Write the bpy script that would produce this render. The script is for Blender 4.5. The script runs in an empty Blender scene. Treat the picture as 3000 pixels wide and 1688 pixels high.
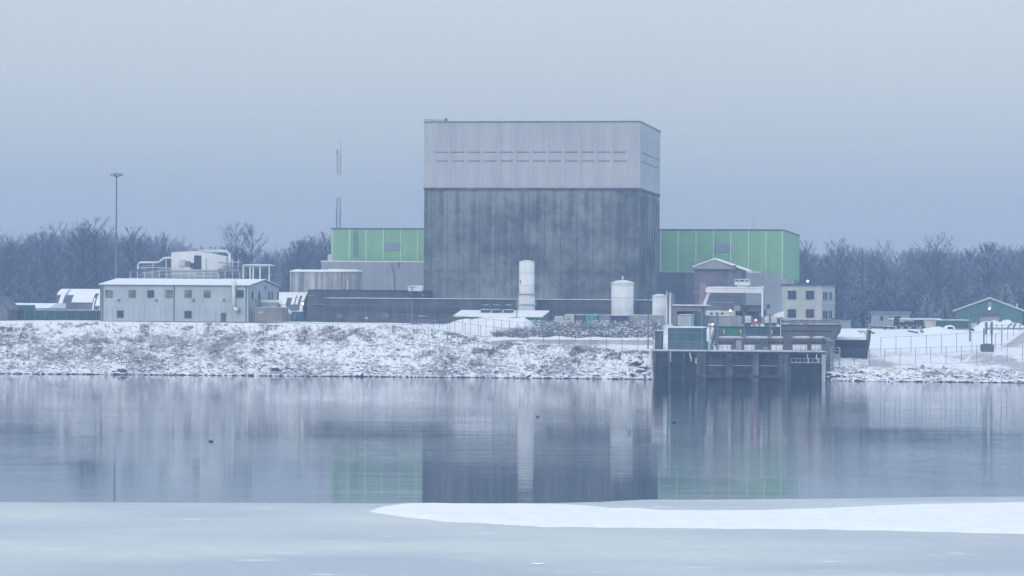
import bpy, math, random
import numpy as np
from mathutils import Vector, Matrix, noise as mnoise

# ------------------------------------------------------------------ camera
F = 9344.0          # focal length in photograph pixels (3000 wide)
H = 12.0            # eye height above the river
ROLL = math.radians(0.4)
scene = bpy.context.scene
cam_d = bpy.data.cameras.new("camera")
cam = bpy.data.objects.new("camera", cam_d)
scene.collection.objects.link(cam)
cam_d.sensor_width = 36.0
cam_d.lens = F / 3000.0 * 36.0
cam_d.shift_y = 56.0 / 3000.0
cam_d.clip_start = 1.0
cam_d.clip_end = 6000.0
cam.matrix_world = Matrix.Translation((0, 0, H)) @ Matrix.Rotation(math.radians(90), 4, 'X') @ Matrix.Rotation(ROLL, 4, 'Z')
scene.camera = cam
scene.render.resolution_x = 1024
scene.render.resolution_y = 576
scene.view_settings.view_transform = 'Standard'
scene.view_settings.look = 'None'
scene.view_settings.exposure = 0.0
scene.view_settings.gamma = 1.0
scene.cycles.use_denoising = True
scene.cycles.max_bounces = 8
scene.cycles.volume_bounces = 2
scene.cycles.transparent_max_bounces = 8

# ------------------------------------------------------------------ sky and light (overcast winter afternoon)
SUN_EL, SUN_ROT = 35.0, 205.0
world = bpy.data.worlds.new("World")
scene.world = world
world.use_nodes = True
wn = world.node_tree.nodes; wl = world.node_tree.links
wn.clear()
wout = wn.new('ShaderNodeOutputWorld')
skyt = wn.new('ShaderNodeTexSky'); skyt.sky_type = 'NISHITA'; skyt.sun_disc = False
skyt.sun_elevation = math.radians(SUN_EL); skyt.sun_rotation = math.radians(SUN_ROT)
skyt.dust_density = 4.0; skyt.air_density = 1.5
bg1 = wn.new('ShaderNodeBackground'); bg1.inputs['Strength'].default_value = 0.05
wl.new(skyt.outputs[0], bg1.inputs['Color'])
tc = wn.new('ShaderNodeTexCoord'); sep = wn.new('ShaderNodeSeparateXYZ')
wl.new(tc.outputs['Generated'], sep.inputs[0])
# cloud sheet: darker towards the horizon, brighter overhead, faintly uneven
wnz = wn.new('ShaderNodeTexNoise'); wnz.inputs['Scale'].default_value = 6.0; wnz.inputs['Detail'].default_value = 3.0
wmap = wn.new('ShaderNodeMapping'); wmap.inputs['Scale'].default_value = (1, 1, 3)
wl.new(tc.outputs['Generated'], wmap.inputs[0]); wl.new(wmap.outputs[0], wnz.inputs['Vector'])
madd = wn.new('ShaderNodeMath'); madd.operation = 'MULTIPLY_ADD'
madd.inputs[1].default_value = 0.05; wl.new(wnz.outputs['Fac'], madd.inputs[0]); 
wl.new(sep.outputs['Z'], madd.inputs[2])
ramp = wn.new('ShaderNodeValToRGB')
wl.new(madd.outputs[0], ramp.inputs[0])
cr = ramp.color_ramp
cr.elements[0].position = 0.02; cr.elements[0].color = (0.50, 0.53, 0.54, 1)
cr.elements[1].position = 1.0; cr.elements[1].color = (0.96, 1.10, 1.30, 1)
for p, c in ((0.07, (0.52, 0.58, 0.64, 1)), (0.12, (0.545, 0.625, 0.705, 1)), (0.35, (0.74, 0.86, 1.04, 1))):
    e = cr.elements.new(p); e.color = c
bg2 = wn.new('ShaderNodeBackground'); bg2.inputs['Strength'].default_value = 0.86
wl.new(ramp.outputs[0], bg2.inputs['Color'])
addw = wn.new('ShaderNodeAddShader')
wl.new(bg1.outputs[0], addw.inputs[0]); wl.new(bg2.outputs[0], addw.inputs[1])
wl.new(addw.outputs[0], wout.inputs['Surface'])
sun_d = bpy.data.lights.new("sun", 'SUN'); sun_d.energy = 0.5; sun_d.angle = math.radians(25); sun_d.color = (0.95, 0.98, 1.0)
sun = bpy.data.objects.new("sun", sun_d); scene.collection.objects.link(sun)
a_ = math.radians(SUN_ROT); e_ = math.radians(SUN_EL)
sdir = Vector((math.sin(a_) * math.cos(e_), math.cos(a_) * math.cos(e_), math.sin(e_)))
sun.rotation_euler = (-sdir).to_track_quat('-Z', 'Y').to_euler()

HAZE_DENSITY = 0.00050

# ------------------------------------------------------------------ photograph-to-place helpers
CR, SR = math.cos(ROLL), math.sin(ROLL)
def uv(px, py):
    du, dv = px - 1500.0, py - 844.0
    return du * CR + dv * SR, -du * SR + dv * CR + 844.0 - 900.0   # offset right of axis, offset below horizon
def PX(px, py, Y): return uv(px, py)[0] / F * Y
def PZ(px, py, Y): return H - uv(px, py)[1] / F * Y
def P(px, py, Y):
    u, v = uv(px, py)
    return Vector((u / F * Y, Y, H - v / F * Y))
def px_of(x, Y): return x / Y * F + 1500.0

rng = random.Random(11)
nrng = np.random.default_rng(5)

# ------------------------------------------------------------------ materials
MATS = {}
def new_mat(name):
    m = bpy.data.materials.new(name); m.use_nodes = True
    nt = m.node_tree
    bs = nt.nodes['Principled BSDF']
    MATS[name] = m
    return m, nt, nt.nodes, nt.links, bs
def surf(name, col, rough=0.7, var=0.12, scale=0.8, streak=0.0, streak_scale=1.2, dark=None, rib=0.0, ribw=0.3, rib_axis='X', bump=0.02, metal=0.0, snow=0.0, snow_scale=1.0):
    """weathered surface: fine and broad noise, vertical run-off streaks, optional ribs and snow dusting"""
    m, nt, N, L, bs = new_mat(name)
    tcn = N.new('ShaderNodeTexCoord')
    nz = N.new('ShaderNodeTexNoise'); nz.inputs['Scale'].default_value = scale; nz.inputs['Detail'].default_value = 6
    L.new(tcn.outputs['Object'], nz.inputs['Vector'])
    dk = dark if dark else tuple(c * (1 - var * 2.2) for c in col)
    lt = tuple(min(1, c * (1 + var)) for c in col)
    r = N.new('ShaderNodeValToRGB'); r.color_ramp.elements[0].position = 0.32; r.color_ramp.elements[1].position = 0.68
    r.color_ramp.elements[0].color = (*dk, 1); r.color_ramp.elements[1].color = (*lt, 1)
    L.new(nz.outputs['Fac'], r.inputs[0])
    out = r.outputs[0]
    if streak > 0:
        mp = N.new('ShaderNodeMapping'); mp.inputs['Scale'].default_value = (streak_scale, streak_scale, streak_scale * 0.06)
        L.new(tcn.outputs['Object'], mp.inputs[0])
        n2 = N.new('ShaderNodeTexNoise'); n2.inputs['Scale'].default_value = 1.0; n2.inputs['Detail'].default_value = 5
        L.new(mp.outputs[0], n2.inputs['Vector'])
        r2 = N.new('ShaderNodeValToRGB'); r2.color_ramp.elements[0].position = 0.38; r2.color_ramp.elements[1].position = 0.62
        k = 1 - streak
        r2.color_ramp.elements[0].color = (k, k, k, 1); r2.color_ramp.elements[1].color = (1, 1, 1, 1)
        L.new(n2.outputs['Fac'], r2.inputs[0])
        mx = N.new('ShaderNodeMix'); mx.data_type = 'RGBA'; mx.blend_type = 'MULTIPLY'; mx.inputs['Factor'].default_value = 1
        L.new(out, mx.inputs[6]); L.new(r2.outputs[0], mx.inputs[7]); out = mx.outputs[2]
    bn = N.new('ShaderNodeBump'); bn.inputs['Distance'].default_value = bump; bn.inputs['Strength'].default_value = 0.6
    n3 = N.new('ShaderNodeTexNoise'); n3.inputs['Scale'].default_value = scale * 6; n3.inputs['Detail'].default_value = 4
    L.new(tcn.outputs['Object'], n3.inputs['Vector']); L.new(n3.outputs['Fac'], bn.inputs['Height'])
    nrm = bn.outputs[0]
    if rib > 0:
        wv = N.new('ShaderNodeTexWave'); wv.wave_type = 'BANDS'; wv.bands_direction = rib_axis; wv.wave_profile = 'SIN'
        wv.inputs['Scale'].default_value = 1.0 / ribw * 0.3183; L.new(tcn.outputs['Object'], wv.inputs['Vector'])
        b2 = N.new('ShaderNodeBump'); b2.inputs['Distance'].default_value = rib; b2.inputs['Strength'].default_value = 1
        L.new(wv.outputs['Fac'], b2.inputs['Height']); L.new(nrm, b2.inputs['Normal']); nrm = b2.outputs[0]
    if snow > 0:
        geo = N.new('ShaderNodeNewGeometry'); sp = N.new('ShaderNodeSeparateXYZ'); L.new(geo.outputs['Normal'], sp.inputs[0])
        n4 = N.new('ShaderNodeTexNoise'); n4.inputs['Scale'].default_value = snow_scale; n4.inputs['Detail'].default_value = 4
        L.new(tcn.outputs['Object'], n4.inputs['Vector'])
        ma = N.new('ShaderNodeMath'); ma.operation = 'MULTIPLY_ADD'; ma.inputs[1].default_value = 1.2
        L.new(n4.outputs['Fac'], ma.inputs[0]); L.new(sp.outputs['Z'], ma.inputs[2])
        mr = N.new('ShaderNodeMapRange'); mr.inputs[1].default_value = 1.6 - snow; mr.inputs[2].default_value = 1.75 - snow
        L.new(ma.outputs[0], mr.inputs[0])
        mx2 = N.new('ShaderNodeMix'); mx2.data_type = 'RGBA'
        L.new(mr.outputs[0], mx2.inputs['Factor']); L.new(out, mx2.inputs[6]); mx2.inputs[7].default_value = (0.8, 0.82, 0.85, 1)
        out = mx2.outputs[2]
    L.new(out, bs.inputs['Base Color']); L.new(nrm, bs.inputs['Normal'])
    bs.inputs['Roughness'].default_value = rough; bs.inputs['Metallic'].default_value = metal
    return m
def emit(name, col, strength):
    m, nt, N, L, bs = new_mat(name)
    bs.inputs['Base Color'].default_value = (*col, 1)
    bs.inputs['Emission Color'].default_value = (*col, 1); bs.inputs['Emission Strength'].default_value = strength
    return m
def glassy(name, col, rough=0.12, col2=None):
    m, nt, N, L, bs = new_mat(name)
    tcn = N.new('ShaderNodeTexCoord'); nz = N.new('ShaderNodeTexNoise'); nz.inputs['Scale'].default_value = 1.3; nz.inputs['Detail'].default_value = 3
    L.new(tcn.outputs['Object'], nz.inputs['Vector'])
    r = N.new('ShaderNodeValToRGB'); r.color_ramp.elements[0].position = 0.42; r.color_ramp.elements[1].position = 0.6
    r.color_ramp.elements[0].color = (*col, 1); r.color_ramp.elements[1].color = (*(col2 or tuple(c * 1.6 for c in col)), 1)
    L.new(nz.outputs['Fac'], r.inputs[0]); L.new(r.outputs[0], bs.inputs['Base Color'])
    bs.inputs['Roughness'].default_value = rough
    return m

m_snow = surf('snow', (0.83, 0.83, 0.82), 0.65, 0.03, 0.7, bump=0.06)
m_clad = surf('pale_cladding', (0.455, 0.465, 0.475), 0.55, 0.04, 0.12, streak=0.12, streak_scale=0.5, rib=0.03, ribw=0.6)
m_seam = surf('cladding_gap', (0.14, 0.14, 0.15), 0.8)
m_pale = surf('pale_seam', (0.53, 0.54, 0.55), 0.6, 0.05)
m_conc = surf('stained_concrete', (0.158, 0.156, 0.160), 0.85, 0.16, 0.11, streak=0.30, streak_scale=0.45, bump=0.05)
def reactor_concrete():
    m, nt, N, L, bs = new_mat('mottled_concrete')
    tcn = N.new('ShaderNodeTexCoord')
    def nz(sx, sy, sz, det, off=0.0, rough=.6):
        mp = N.new('ShaderNodeMapping'); mp.inputs['Scale'].default_value = (sx, sy, sz); mp.inputs['Location'].default_value = (off, off, off)
        L.new(tcn.outputs['Object'], mp.inputs[0]); n = N.new('ShaderNodeTexNoise'); n.inputs['Scale'].default_value = 1; n.inputs['Detail'].default_value = det; n.inputs['Roughness'].default_value = rough
        L.new(mp.outputs[0], n.inputs['Vector']); return n.outputs['Fac']
    def mth(op, a, b, c=None):
        q = N.new('ShaderNodeMath'); q.operation = op
        for i, t in enumerate((a, b, c)):
            if t is None: continue
            if isinstance(t, (int, float)): q.inputs[i].default_value = t
            else: L.new(t, q.inputs[i])
        return q.outputs[0]
    blot = nz(.13, .13, .10, 5); mid = nz(.55, .55, .45, 6, 7, .7); run = nz(1.3, 1.3, .09, 5, 3, .7); cloud = nz(.05, .05, .13, 2, 20)
    # formwork panels between the columns: each is a little darker along its seam
    sp = N.new('ShaderNodeSeparateXYZ'); L.new(tcn.outputs['Object'], sp.inputs[0])
    w = mth('PINGPONG', mth('ADD', sp.outputs['X'], -.3), 1.63)
    band = N.new('ShaderNodeMapRange'); band.inputs[1].default_value = 0.25; band.inputs[2].default_value = .75; band.inputs[3].default_value = -.05; band.inputs[4].default_value = .02; L.new(w, band.inputs[0])
    zt = N.new('ShaderNodeMapRange'); zt.inputs[1].default_value = 12; zt.inputs[2].default_value = 24; zt.inputs[3].default_value = .15; zt.inputs[4].default_value = 1.0; L.new(sp.outputs['Z'], zt.inputs[0])
    s = mth('ADD', mth('MULTIPLY', blot, .48), mth('ADD', mth('MULTIPLY', mid, .30), mth('ADD', mth('MULTIPLY', run, .12), mth('MULTIPLY', cloud, .30))))
    s = mth('ADD', s, mth('MULTIPLY', band.outputs[0], zt.outputs[0]))
    r = N.new('ShaderNodeValToRGB'); L.new(s, r.inputs[0])
    r.color_ramp.elements[0].position = .535; r.color_ramp.elements[0].color = (0.082, 0.09, 0.097, 1)
    r.color_ramp.elements[1].position = .70; r.color_ramp.elements[1].color = (0.245, 0.25, 0.243, 1)
    # formwork joints: thin darker lines every lift and every board
    jz = mth('LESS_THAN', mth('PINGPONG', sp.outputs['Z'], 1.2), .045); jx = mth('LESS_THAN', mth('PINGPONG', mth('ADD', sp.outputs['X'], 0.0), .815), .03)
    j = mth('MULTIPLY', mth('MAXIMUM', jz, jx), .28); mj = N.new('ShaderNodeMix'); mj.data_type = 'RGBA'; L.new(j, mj.inputs['Factor']); L.new(r.outputs[0], mj.inputs[6]); mj.inputs[7].default_value = (.05, .055, .06, 1)
    L.new(mj.outputs[2], bs.inputs['Base Color']); bs.inputs['Roughness'].default_value = .85
    b = N.new('ShaderNodeBump'); b.inputs['Distance'].default_value = .05; L.new(mid, b.inputs['Height']); L.new(b.outputs[0], bs.inputs['Normal'])
    return m
m_reactor = reactor_concrete()
m_conc_d = surf('wet_concrete', (0.115, 0.12, 0.13), 0.8, 0.25, 0.5, streak=0.4, streak_scale=0.9, bump=0.05)
m_pier = surf('pier_concrete', (0.165, 0.175, 0.175), 0.8, 0.3, 0.5, streak=0.5, streak_scale=1.3, bump=0.05)
m_intake = surf('intake_concrete', (0.085, 0.09, 0.10), 0.8, 0.3, 0.5, streak=0.6, streak_scale=1.1, bump=0.05)
m_conc_dd = surf('soaked_concrete', (0.035, 0.042, 0.055), 0.7, 0.3, 0.6, streak=0.45, streak_scale=1.2, bump=0.05)
m_conc_l = surf('light_concrete', (0.56, 0.57, 0.57), 0.85, 0.1, 0.4, streak=0.2, bump=0.03)
m_annex = surf('annex_concrete', (0.105, 0.108, 0.118), 0.85, 0.16, 0.3, streak=0.2, streak_scale=0.7, bump=0.04)
m_green = surf('green_cladding', (0.23, 0.455, 0.22), 0.55, 0.05, 0.25, streak=0.1, streak_scale=0.8, rib=0.03, ribw=0.5)
m_line = surf('pale_panel_strip', (0.60, 0.64, 0.58), 0.6, 0.05)
m_grey = surf('grey_siding', (0.30, 0.31, 0.325), 0.6, 0.05, 0.2, streak=0.08, rib=0.02, ribw=0.5)
m_greyd = surf('dark_grey_siding', (0.15, 0.15, 0.17), 0.7, 0.14, 0.3, streak=0.2, rib=0.02, ribw=0.5)
m_louver = surf('louver_metal', (0.26, 0.27, 0.33), 0.6, 0.08, rib=0.05, ribw=0.3, rib_axis='Z')
m_white = surf('white_siding', (0.42, 0.46, 0.475), 0.55, 0.04, 0.3, streak=0.1, streak_scale=0.8, rib=0.025, ribw=0.4)
m_whitep = surf('white_paint', (0.76, 0.76, 0.75), 0.45, 0.05, 0.3, streak=0.08, streak_scale=0.8)
m_stainw = surf('stained_white_wall', (0.50, 0.50, 0.47), 0.6, 0.14, 0.35, streak=0.62, streak_scale=0.9)
m_trim = surf('dark_trim', (0.07, 0.09, 0.115), 0.6)
m_dark = surf('dark_opening', (0.045, 0.05, 0.06), 0.6, 0.2)
m_steel = surf('grey_steel', (0.16, 0.17, 0.19), 0.5, 0.1, metal=0.2)
m_galv = surf('galvanised_steel', (0.30, 0.31, 0.33), 0.5, 0.08, metal=0.3)
m_wire = surf('fence_wire', (0.28, 0.29, 0.31), 0.5, 0.05, metal=0.3)
m_beige = surf('beige_block', (0.25, 0.225, 0.21), 0.8, 0.08, 0.6, streak=0.15)
m_cream = surf('cream_stucco', (0.43, 0.44, 0.41), 0.8, 0.05, 0.4, streak=0.1)
m_creamb = surf('cream_steel', (0.52, 0.51, 0.45), 0.6, 0.06, 0.5)
m_teal = surf('teal_paint', (0.06, 0.30, 0.25), 0.5, 0.12, 0.6, streak=0.2, rib=0.03, ribw=0.3)
m_navy = surf('navy_paint', (0.035, 0.045, 0.16), 0.5, 0.15, 0.6, rib=0.03, ribw=0.3)
m_slate = surf('slate_paint', (0.10, 0.10, 0.17), 0.55, 0.15, 0.6, rib=0.03, ribw=0.3)
m_dgreen = surf('dark_green_metal', (0.035, 0.105, 0.085), 0.6, 0.15, 0.4, streak=0.25, rib=0.03, ribw=0.4)
m_shedg = surf('green_shed_siding', (0.075, 0.16, 0.13), 0.6, 0.08, 0.3, rib=0.02, ribw=0.4)
m_tealshed = surf('blue_green_metal', (0.055, 0.13, 0.145), 0.6, 0.12, 0.3, streak=0.2, rib=0.02, ribw=0.4)
m_bright = surf('green_panel', (0.035, 0.22, 0.09), 0.6, 0.12, 0.4, streak=0.2)
m_redp = surf('red_paint', (0.40, 0.14, 0.14), 0.6, 0.1)
m_redpale = surf('faded_red_paint', (0.34, 0.23, 0.24), 0.6, 0.1)
m_mast = surf('mast_red', (0.33, 0.16, 0.18), 0.6, 0.1)
m_orange = surf('orange_plastic', (0.55, 0.27, 0.19), 0.5, 0.05)
m_rust = surf('rusty_steel', (0.10, 0.07, 0.075), 0.8, 0.3, 1.0)
m_black = surf('black_rubber', (0.025, 0.027, 0.03), 0.6)
m_glass = glassy('dark_window_glass', (0.03, 0.04, 0.055))
m_glassy = glassy('yellow_lit_window_glass', (0.09, 0.10, 0.10), 0.2, (0.30, 0.25, 0.11))
m_bark = surf('bark', (0.10, 0.082, 0.092), 0.9, 0.2, 2.0, snow=0.24, snow_scale=3.0)
m_barkd = surf('bare_dark_bark', (0.07, 0.06, 0.07), 0.9, 0.2, 2.0, snow=0.12, snow_scale=3.0)
m_needle = surf('snowy_needles', (0.035, 0.055, 0.055), 0.8, 0.2, 2.0, snow=0.30, snow_scale=2.0)
m_weed = surf('dry_weed', (0.27, 0.235, 0.24), 0.9, 0.25, 0.5)
m_shrub = surf('shrub_twig', (0.24, 0.245, 0.25), 0.9, 0.2, 1.0, snow=0.95, snow_scale=3.0)
m_rock = surf('snowy_rock', (0.11, 0.115, 0.13), 0.85, 0.25, 2.0, snow=0.78, snow_scale=1.5)
m_rockb = surf('dark_wet_rock', (0.06, 0.065, 0.08), 0.7, 0.3, 2.0, snow=0.35, snow_scale=1.5)
m_lamp = emit('lamp_glow', (1.0, 0.95, 0.50), 3.0)
m_redlamp = emit('red_lamp_glow', (1.0, 0.22, 0.12), 3.5)
m_warm = emit('warm_lamp_glow', (1.0, 0.85, 0.6), 3.0)

# ------------------------------------------------------------------ mesh collector
class MB:
    def __init__(s): s.v = []; s.f = []; s.m = []; s.sm = []; s.cur = 0; s.smooth = False
    def use(s, i): s.cur = i; return s
    def face(s, idx): s.f.append(tuple(idx)); s.m.append(s.cur); s.sm.append(s.smooth)
    def box(s, x0, x1, y0, y1, z0, z1):
        if x0 > x1: x0, x1 = x1, x0
        if y0 > y1: y0, y1 = y1, y0
        if z0 > z1: z0, z1 = z1, z0
        n = len(s.v)
        s.v += [(x0, y0, z0), (x1, y0, z0), (x1, y1, z0), (x0, y1, z0), (x0, y0, z1), (x1, y0, z1), (x1, y1, z1), (x0, y1, z1)]
        for q in ((0, 3, 2, 1), (4, 5, 6, 7), (0, 1, 5, 4), (1, 2, 6, 5), (2, 3, 7, 6), (3, 0, 4, 7)): s.face([n + i for i in q])
        return s
    def prism(s, pts, axis, a, b):
        """pts: 2-D polygon extruded along axis from a to b. axis 'y': pts are (x,z); 'x': (y,z); 'z': (x,y)"""
        def mk(p, t):
            return (p[0], t, p[1]) if axis == 'y' else ((t, p[0], p[1]) if axis == 'x' else (p[0], p[1], t))
        n = len(s.v); k = len(pts)
        s.v += [mk(p, a) for p in pts] + [mk(p, b) for p in pts]
        s.face([n + i for i in range(k)][::-1]); s.face([n + k + i for i in range(k)])
        for i in range(k): s.face([n + i, n + (i + 1) % k, n + k + (i + 1) % k, n + k + i])
        return s
    def tube(s, pts, r, seg=6, r2=None):
        pts = [Vector(p) for p in pts]; n0 = len(s.v); k = len(pts); r2 = r if r2 is None else r2
        old = s.smooth; s.smooth = seg > 5
        for i, p in enumerate(pts):
            d = (pts[min(i + 1, k - 1)] - pts[max(i - 1, 0)]).normalized()
            up = Vector((0, 0, 1)) if abs(d.z) < 0.9 else Vector((0, 1, 0))
            a = d.cross(up).normalized(); b = a.cross(d)
            rr = r + (r2 - r) * i / max(1, k - 1)
            for j in range(seg):
                t = 2 * math.pi * j / seg
                s.v.append(tuple(p + a * math.cos(t) * rr + b * math.sin(t) * rr))
        for i in range(k - 1):
            for j in range(seg):
                s.face([n0 + i * seg + j, n0 + i * seg + (j + 1) % seg, n0 + (i + 1) * seg + (j + 1) % seg, n0 + (i + 1) * seg + j])
        s.smooth = False
        s.face([n0 + j for j in range(seg)]); s.face([n0 + (k - 1) * seg + j for j in range(seg)][::-1])
        s.smooth = old
        return s
    def lathe(s, prof, cx=0, cy=0, seg=28):
        """prof: (radius, z) from bottom up"""
        n0 = len(s.v); k = len(prof); old = s.smooth; s.smooth = True
        for r, z in prof:
            for j in range(seg):
                t = 2 * math.pi * j / seg; s.v.append((cx + r * math.cos(t), cy + r * math.sin(t), z))
        for i in range(k - 1):
            for j in range(seg):
                s.face([n0 + i * seg + j, n0 + i * seg + (j + 1) % seg, n0 + (i + 1) * seg + (j + 1) % seg, n0 + (i + 1) * seg + j])
        s.smooth = False
        s.face([n0 + j for j in range(seg)][::-1]); s.face([n0 + (k - 1) * seg + j for j in range(seg)])
        s.smooth = old
        return s
    def blob(s, c, r, sq=(1, 1, 1), jit=0.25, sub=1):
        """an irregular lump (icosahedron, optionally split once)"""
        V, Fc = ICO[sub]
        n = len(s.v)
        for p in V:
            k = 1 + jit * (rng.random() * 2 - 1)
            s.v.append((c[0] + p[0] * r * sq[0] * k, c[1] + p[1] * r * sq[1] * k, c[2] + p[2] * r * sq[2] * k))
        for f in Fc: s.face([n + i for i in f])
        return s
    def build(s, name, mats, parent=None, loc=None):
        me = bpy.data.meshes.new(name)
        me.from_pydata(s.v, [], s.f)
        if not isinstance(mats, (list, tuple)): mats = [mats]
        for m in mats: me.materials.append(m)
        me.polygons.foreach_set('material_index', s.m)
        me.polygons.foreach_set('use_smooth', s.sm)
        me.update()
        o = bpy.data.objects.new(name, me); scene.collection.objects.link(o)
        if parent: o.parent = parent
        if loc is not None: o.location = loc
        return o
def _ico():
    t = (1 + 5 ** 0.5) / 2
    V = [(-1, t, 0), (1, t, 0), (-1, -t, 0), (1, -t, 0), (0, -1, t), (0, 1, t), (0, -1, -t), (0, 1, -t), (t, 0, -1), (t, 0, 1), (-t, 0, -1), (-t, 0, 1)]
    V = [tuple(Vector(v).normalized()) for v in V]
    Fc = [(0, 11, 5), (0, 5, 1), (0, 1, 7), (0, 7, 10), (0, 10, 11), (1, 5, 9), (5, 11, 4), (11, 10, 2), (10, 7, 6), (7, 1, 8), (3, 9, 4), (3, 4, 2), (3, 2, 6), (3, 6, 8), (3, 8, 9), (4, 9, 5), (2, 4, 11), (6, 2, 10), (8, 6, 7), (9, 8, 1)]
    out = [(V, Fc)]
    for _ in range(2):
        V2 = list(out[-1][0]); cache = {}; F2 = []
        def mid(a, b):
            k = (min(a, b), max(a, b))
            if k not in cache:
                V2.append(tuple(((Vector(V2[a]) + Vector(V2[b])) / 2).normalized())); cache[k] = len(V2) - 1
            return cache[k]
        for a, b, c in out[-1][1]:
            ab, bc, ca = mid(a, b), mid(b, c), mid(c, a); F2 += [(a, ab, ca), (b, bc, ab), (c, ca, bc), (ab, bc, ca)]
        out.append((V2, F2))
    return out
ICO = _ico()

def tag(o, label, cat, group=None, kind=None):
    o['label'] = label
    if cat: o['category'] = cat
    if group: o['group'] = group
    if kind: o['kind'] = kind
    return o
def structure(o, label=None):
    o['kind'] = 'structure'
    if label: o['label'] = label
    return o
def thing(name, label, cat, loc, rz=0.0, group=None):
    o = bpy.data.objects.new(name, None); scene.collection.objects.link(o)
    o.empty_display_size = 0.5; o.location = loc; o.rotation_euler = (0, 0, rz)
    return tag(o, label, cat, group)

GRID = math.radians(9.0)          # the plant stands turned 9 degrees
class Site:
    """a thing whose front runs from photograph column px0 to px1, its left front corner at distance Y"""
    def __init__(s, name, label, cat, px0, px1, Y, pyb, a=GRID, group=None, z=None):
        s.a = a; s.sn, s.cs = math.sin(a), math.cos(a)
        pm = (px0 + px1) / 2
        s.x0 = PX(px0, pyb, Y); s.Y = Y; s.pm = pm; s.pyb = pyb
        L = s._solve(px0, px1, pyb, 0)
        s.zb = PZ(pm, pyb, Y - L / 2 * s.sn) if z is None else z
        s.L = L
        s.root = thing(name, label, cat, (s.x0, Y, s.zb), -a, group)
    def _solve(s, _, px, py, off):
        u = uv(px, py)[0] / F
        # world = (x0 + l*cs + off*sn, Y - l*sn + off*cs)
        return (u * (s.Y + off * s.cs) - s.x0 - off * s.sn) / (s.cs + u * s.sn)
    def x(s, px, off=0, py=None): return s._solve(0, px, s.pyb if py is None else py, off)
    def wy(s, l, off=0): return s.Y - l * s.sn + off * s.cs
    def z(s, py, l=None, off=0, px=None):
        l = s.L / 2 if l is None else l
        if px is None:
            wx = s.x0 + l * s.cs + off * s.sn; px = wx / s.wy(l, off) * F + 1500
        return PZ(px, py, s.wy(l, off)) - s.zb
    def b(s, mb, px0, px1, pt, pb, y0=0.0, y1=1.0):
        off = min(y0, y1)
        xa, xb = s.x(px0, off), s.x(px1, off); l = (xa + xb) / 2
        return mb.box(xa, xb, y0, y1, s.z(pb, l, off), s.z(pt, l, off))
    def part(s, name, mat, px0, px1, pt, pb, y0=0.0, y1=1.0, parent=None):
        mb = MB(); s.b(mb, px0, px1, pt, pb, y0, y1); return mb.build(name, mat, parent or s.root)
    def pt(s, px, py, off=0):
        l = s.x(px, off); return (l, off, s.z(py, l, off))
def window(S, px0, px1, pt, pb, mat=None, off=0.0, parent=None, frame=None):
    w = MB(); S.b(w, px0, px1, pt, pb, off - 0.05, off + 0.03)
    o = w.build('window', mat or m_glass, parent or S.root)
    f = MB(); x0, x1 = S.x(px0, off), S.x(px1, off); z0, z1 = S.z(pb, (x0 + x1) / 2, off), S.z(pt, (x0 + x1) / 2, off); t = 0.055
    f.box(x0 - t, x1 + t, off - 0.09, off + .02, z1, z1 + t); f.box(x0 - t, x1 + t, off - 0.11, off + .02, z0 - t, z0)
    f.box(x0 - t, x0, off - 0.09, off + .02, z0, z1); f.box(x1, x1 + t, off - 0.09, off + .02, z0, z1)
    f.box((x0 + x1) / 2 - .025, (x0 + x1) / 2 + .025, off - 0.085, off + .02, z0, z1)
    f.box(x0, x1, off - 0.083, off + .02, (z0 + z1) / 2 - .025, (z0 + z1) / 2 + .025)
    f.build('frame', frame or m_trim, o)
    return o
def side_window(S, xs, y0, y1, z0, z1, mat=None):
    """window in the right-hand end wall"""
    w = MB(); w.box(xs - 0.03, xs + 0.05, y0, y1, z0, z1); o = w.build('window', mat or m_glass, S.root)
    f = MB(); f.box(xs - .02, xs + .09, y0 - .06, y1 + .06, z1, z1 + .06); f.box(xs - .02, xs + .1, y0 - .06, y1 + .06, z0 - .06, z0)
    f.box(xs - .02, xs + .085, y0 - .06, y0, z0, z1); f.box(xs - .02, xs + .085, y1, y1 + .06, z0, z1); f.build('frame', m_trim, o); return o
def snowcap(mb_or_none, name, parent, x0, x1, y0, y1, z, t=0.12):
    """a soft uneven layer of snow"""
    nx = max(2, min(60, int((x1 - x0) / 0.5))); ny = max(2, min(16, int((y1 - y0) / 0.8)))
    m = MB(); m.smooth = True
    for j in range(ny + 1):
        for i in range(nx + 1):
            x = x0 + (x1 - x0) * i / nx; y = y0 + (y1 - y0) * j / ny
            e = 0.35 if i in (0, nx) or j in (0, ny) else 1.0
            m.v.append((x, y, z + t * e * (0.85 + 0.35 * mnoise.noise(Vector((x * .9, y * .9, z))))))
    for j in range(ny):
        for i in range(nx):
            a = j * (nx + 1) + i; m.face([a, a + 1, a + nx + 2, a + nx + 1])
    n = len(m.v); m.v += [(x0, y0, z), (x1, y0, z), (x1, y1, z), (x0, y1, z)]
    m.smooth = False
    m.face([n] + list(range(0, nx + 1))[:1] + list(range(1, nx + 1)) + [n + 1])
    m.face([n + 1] + [j * (nx + 1) + nx for j in range(ny + 1)] + [n + 2])
    m.face([n + 2] + [ny * (nx + 1) + i for i in range(nx, -1, -1)] + [n + 3])
    m.face([n + 3] + [j * (nx + 1) for j in range(ny, -1, -1)] + [n])
    return m.build(name, m_snow, parent)
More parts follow.
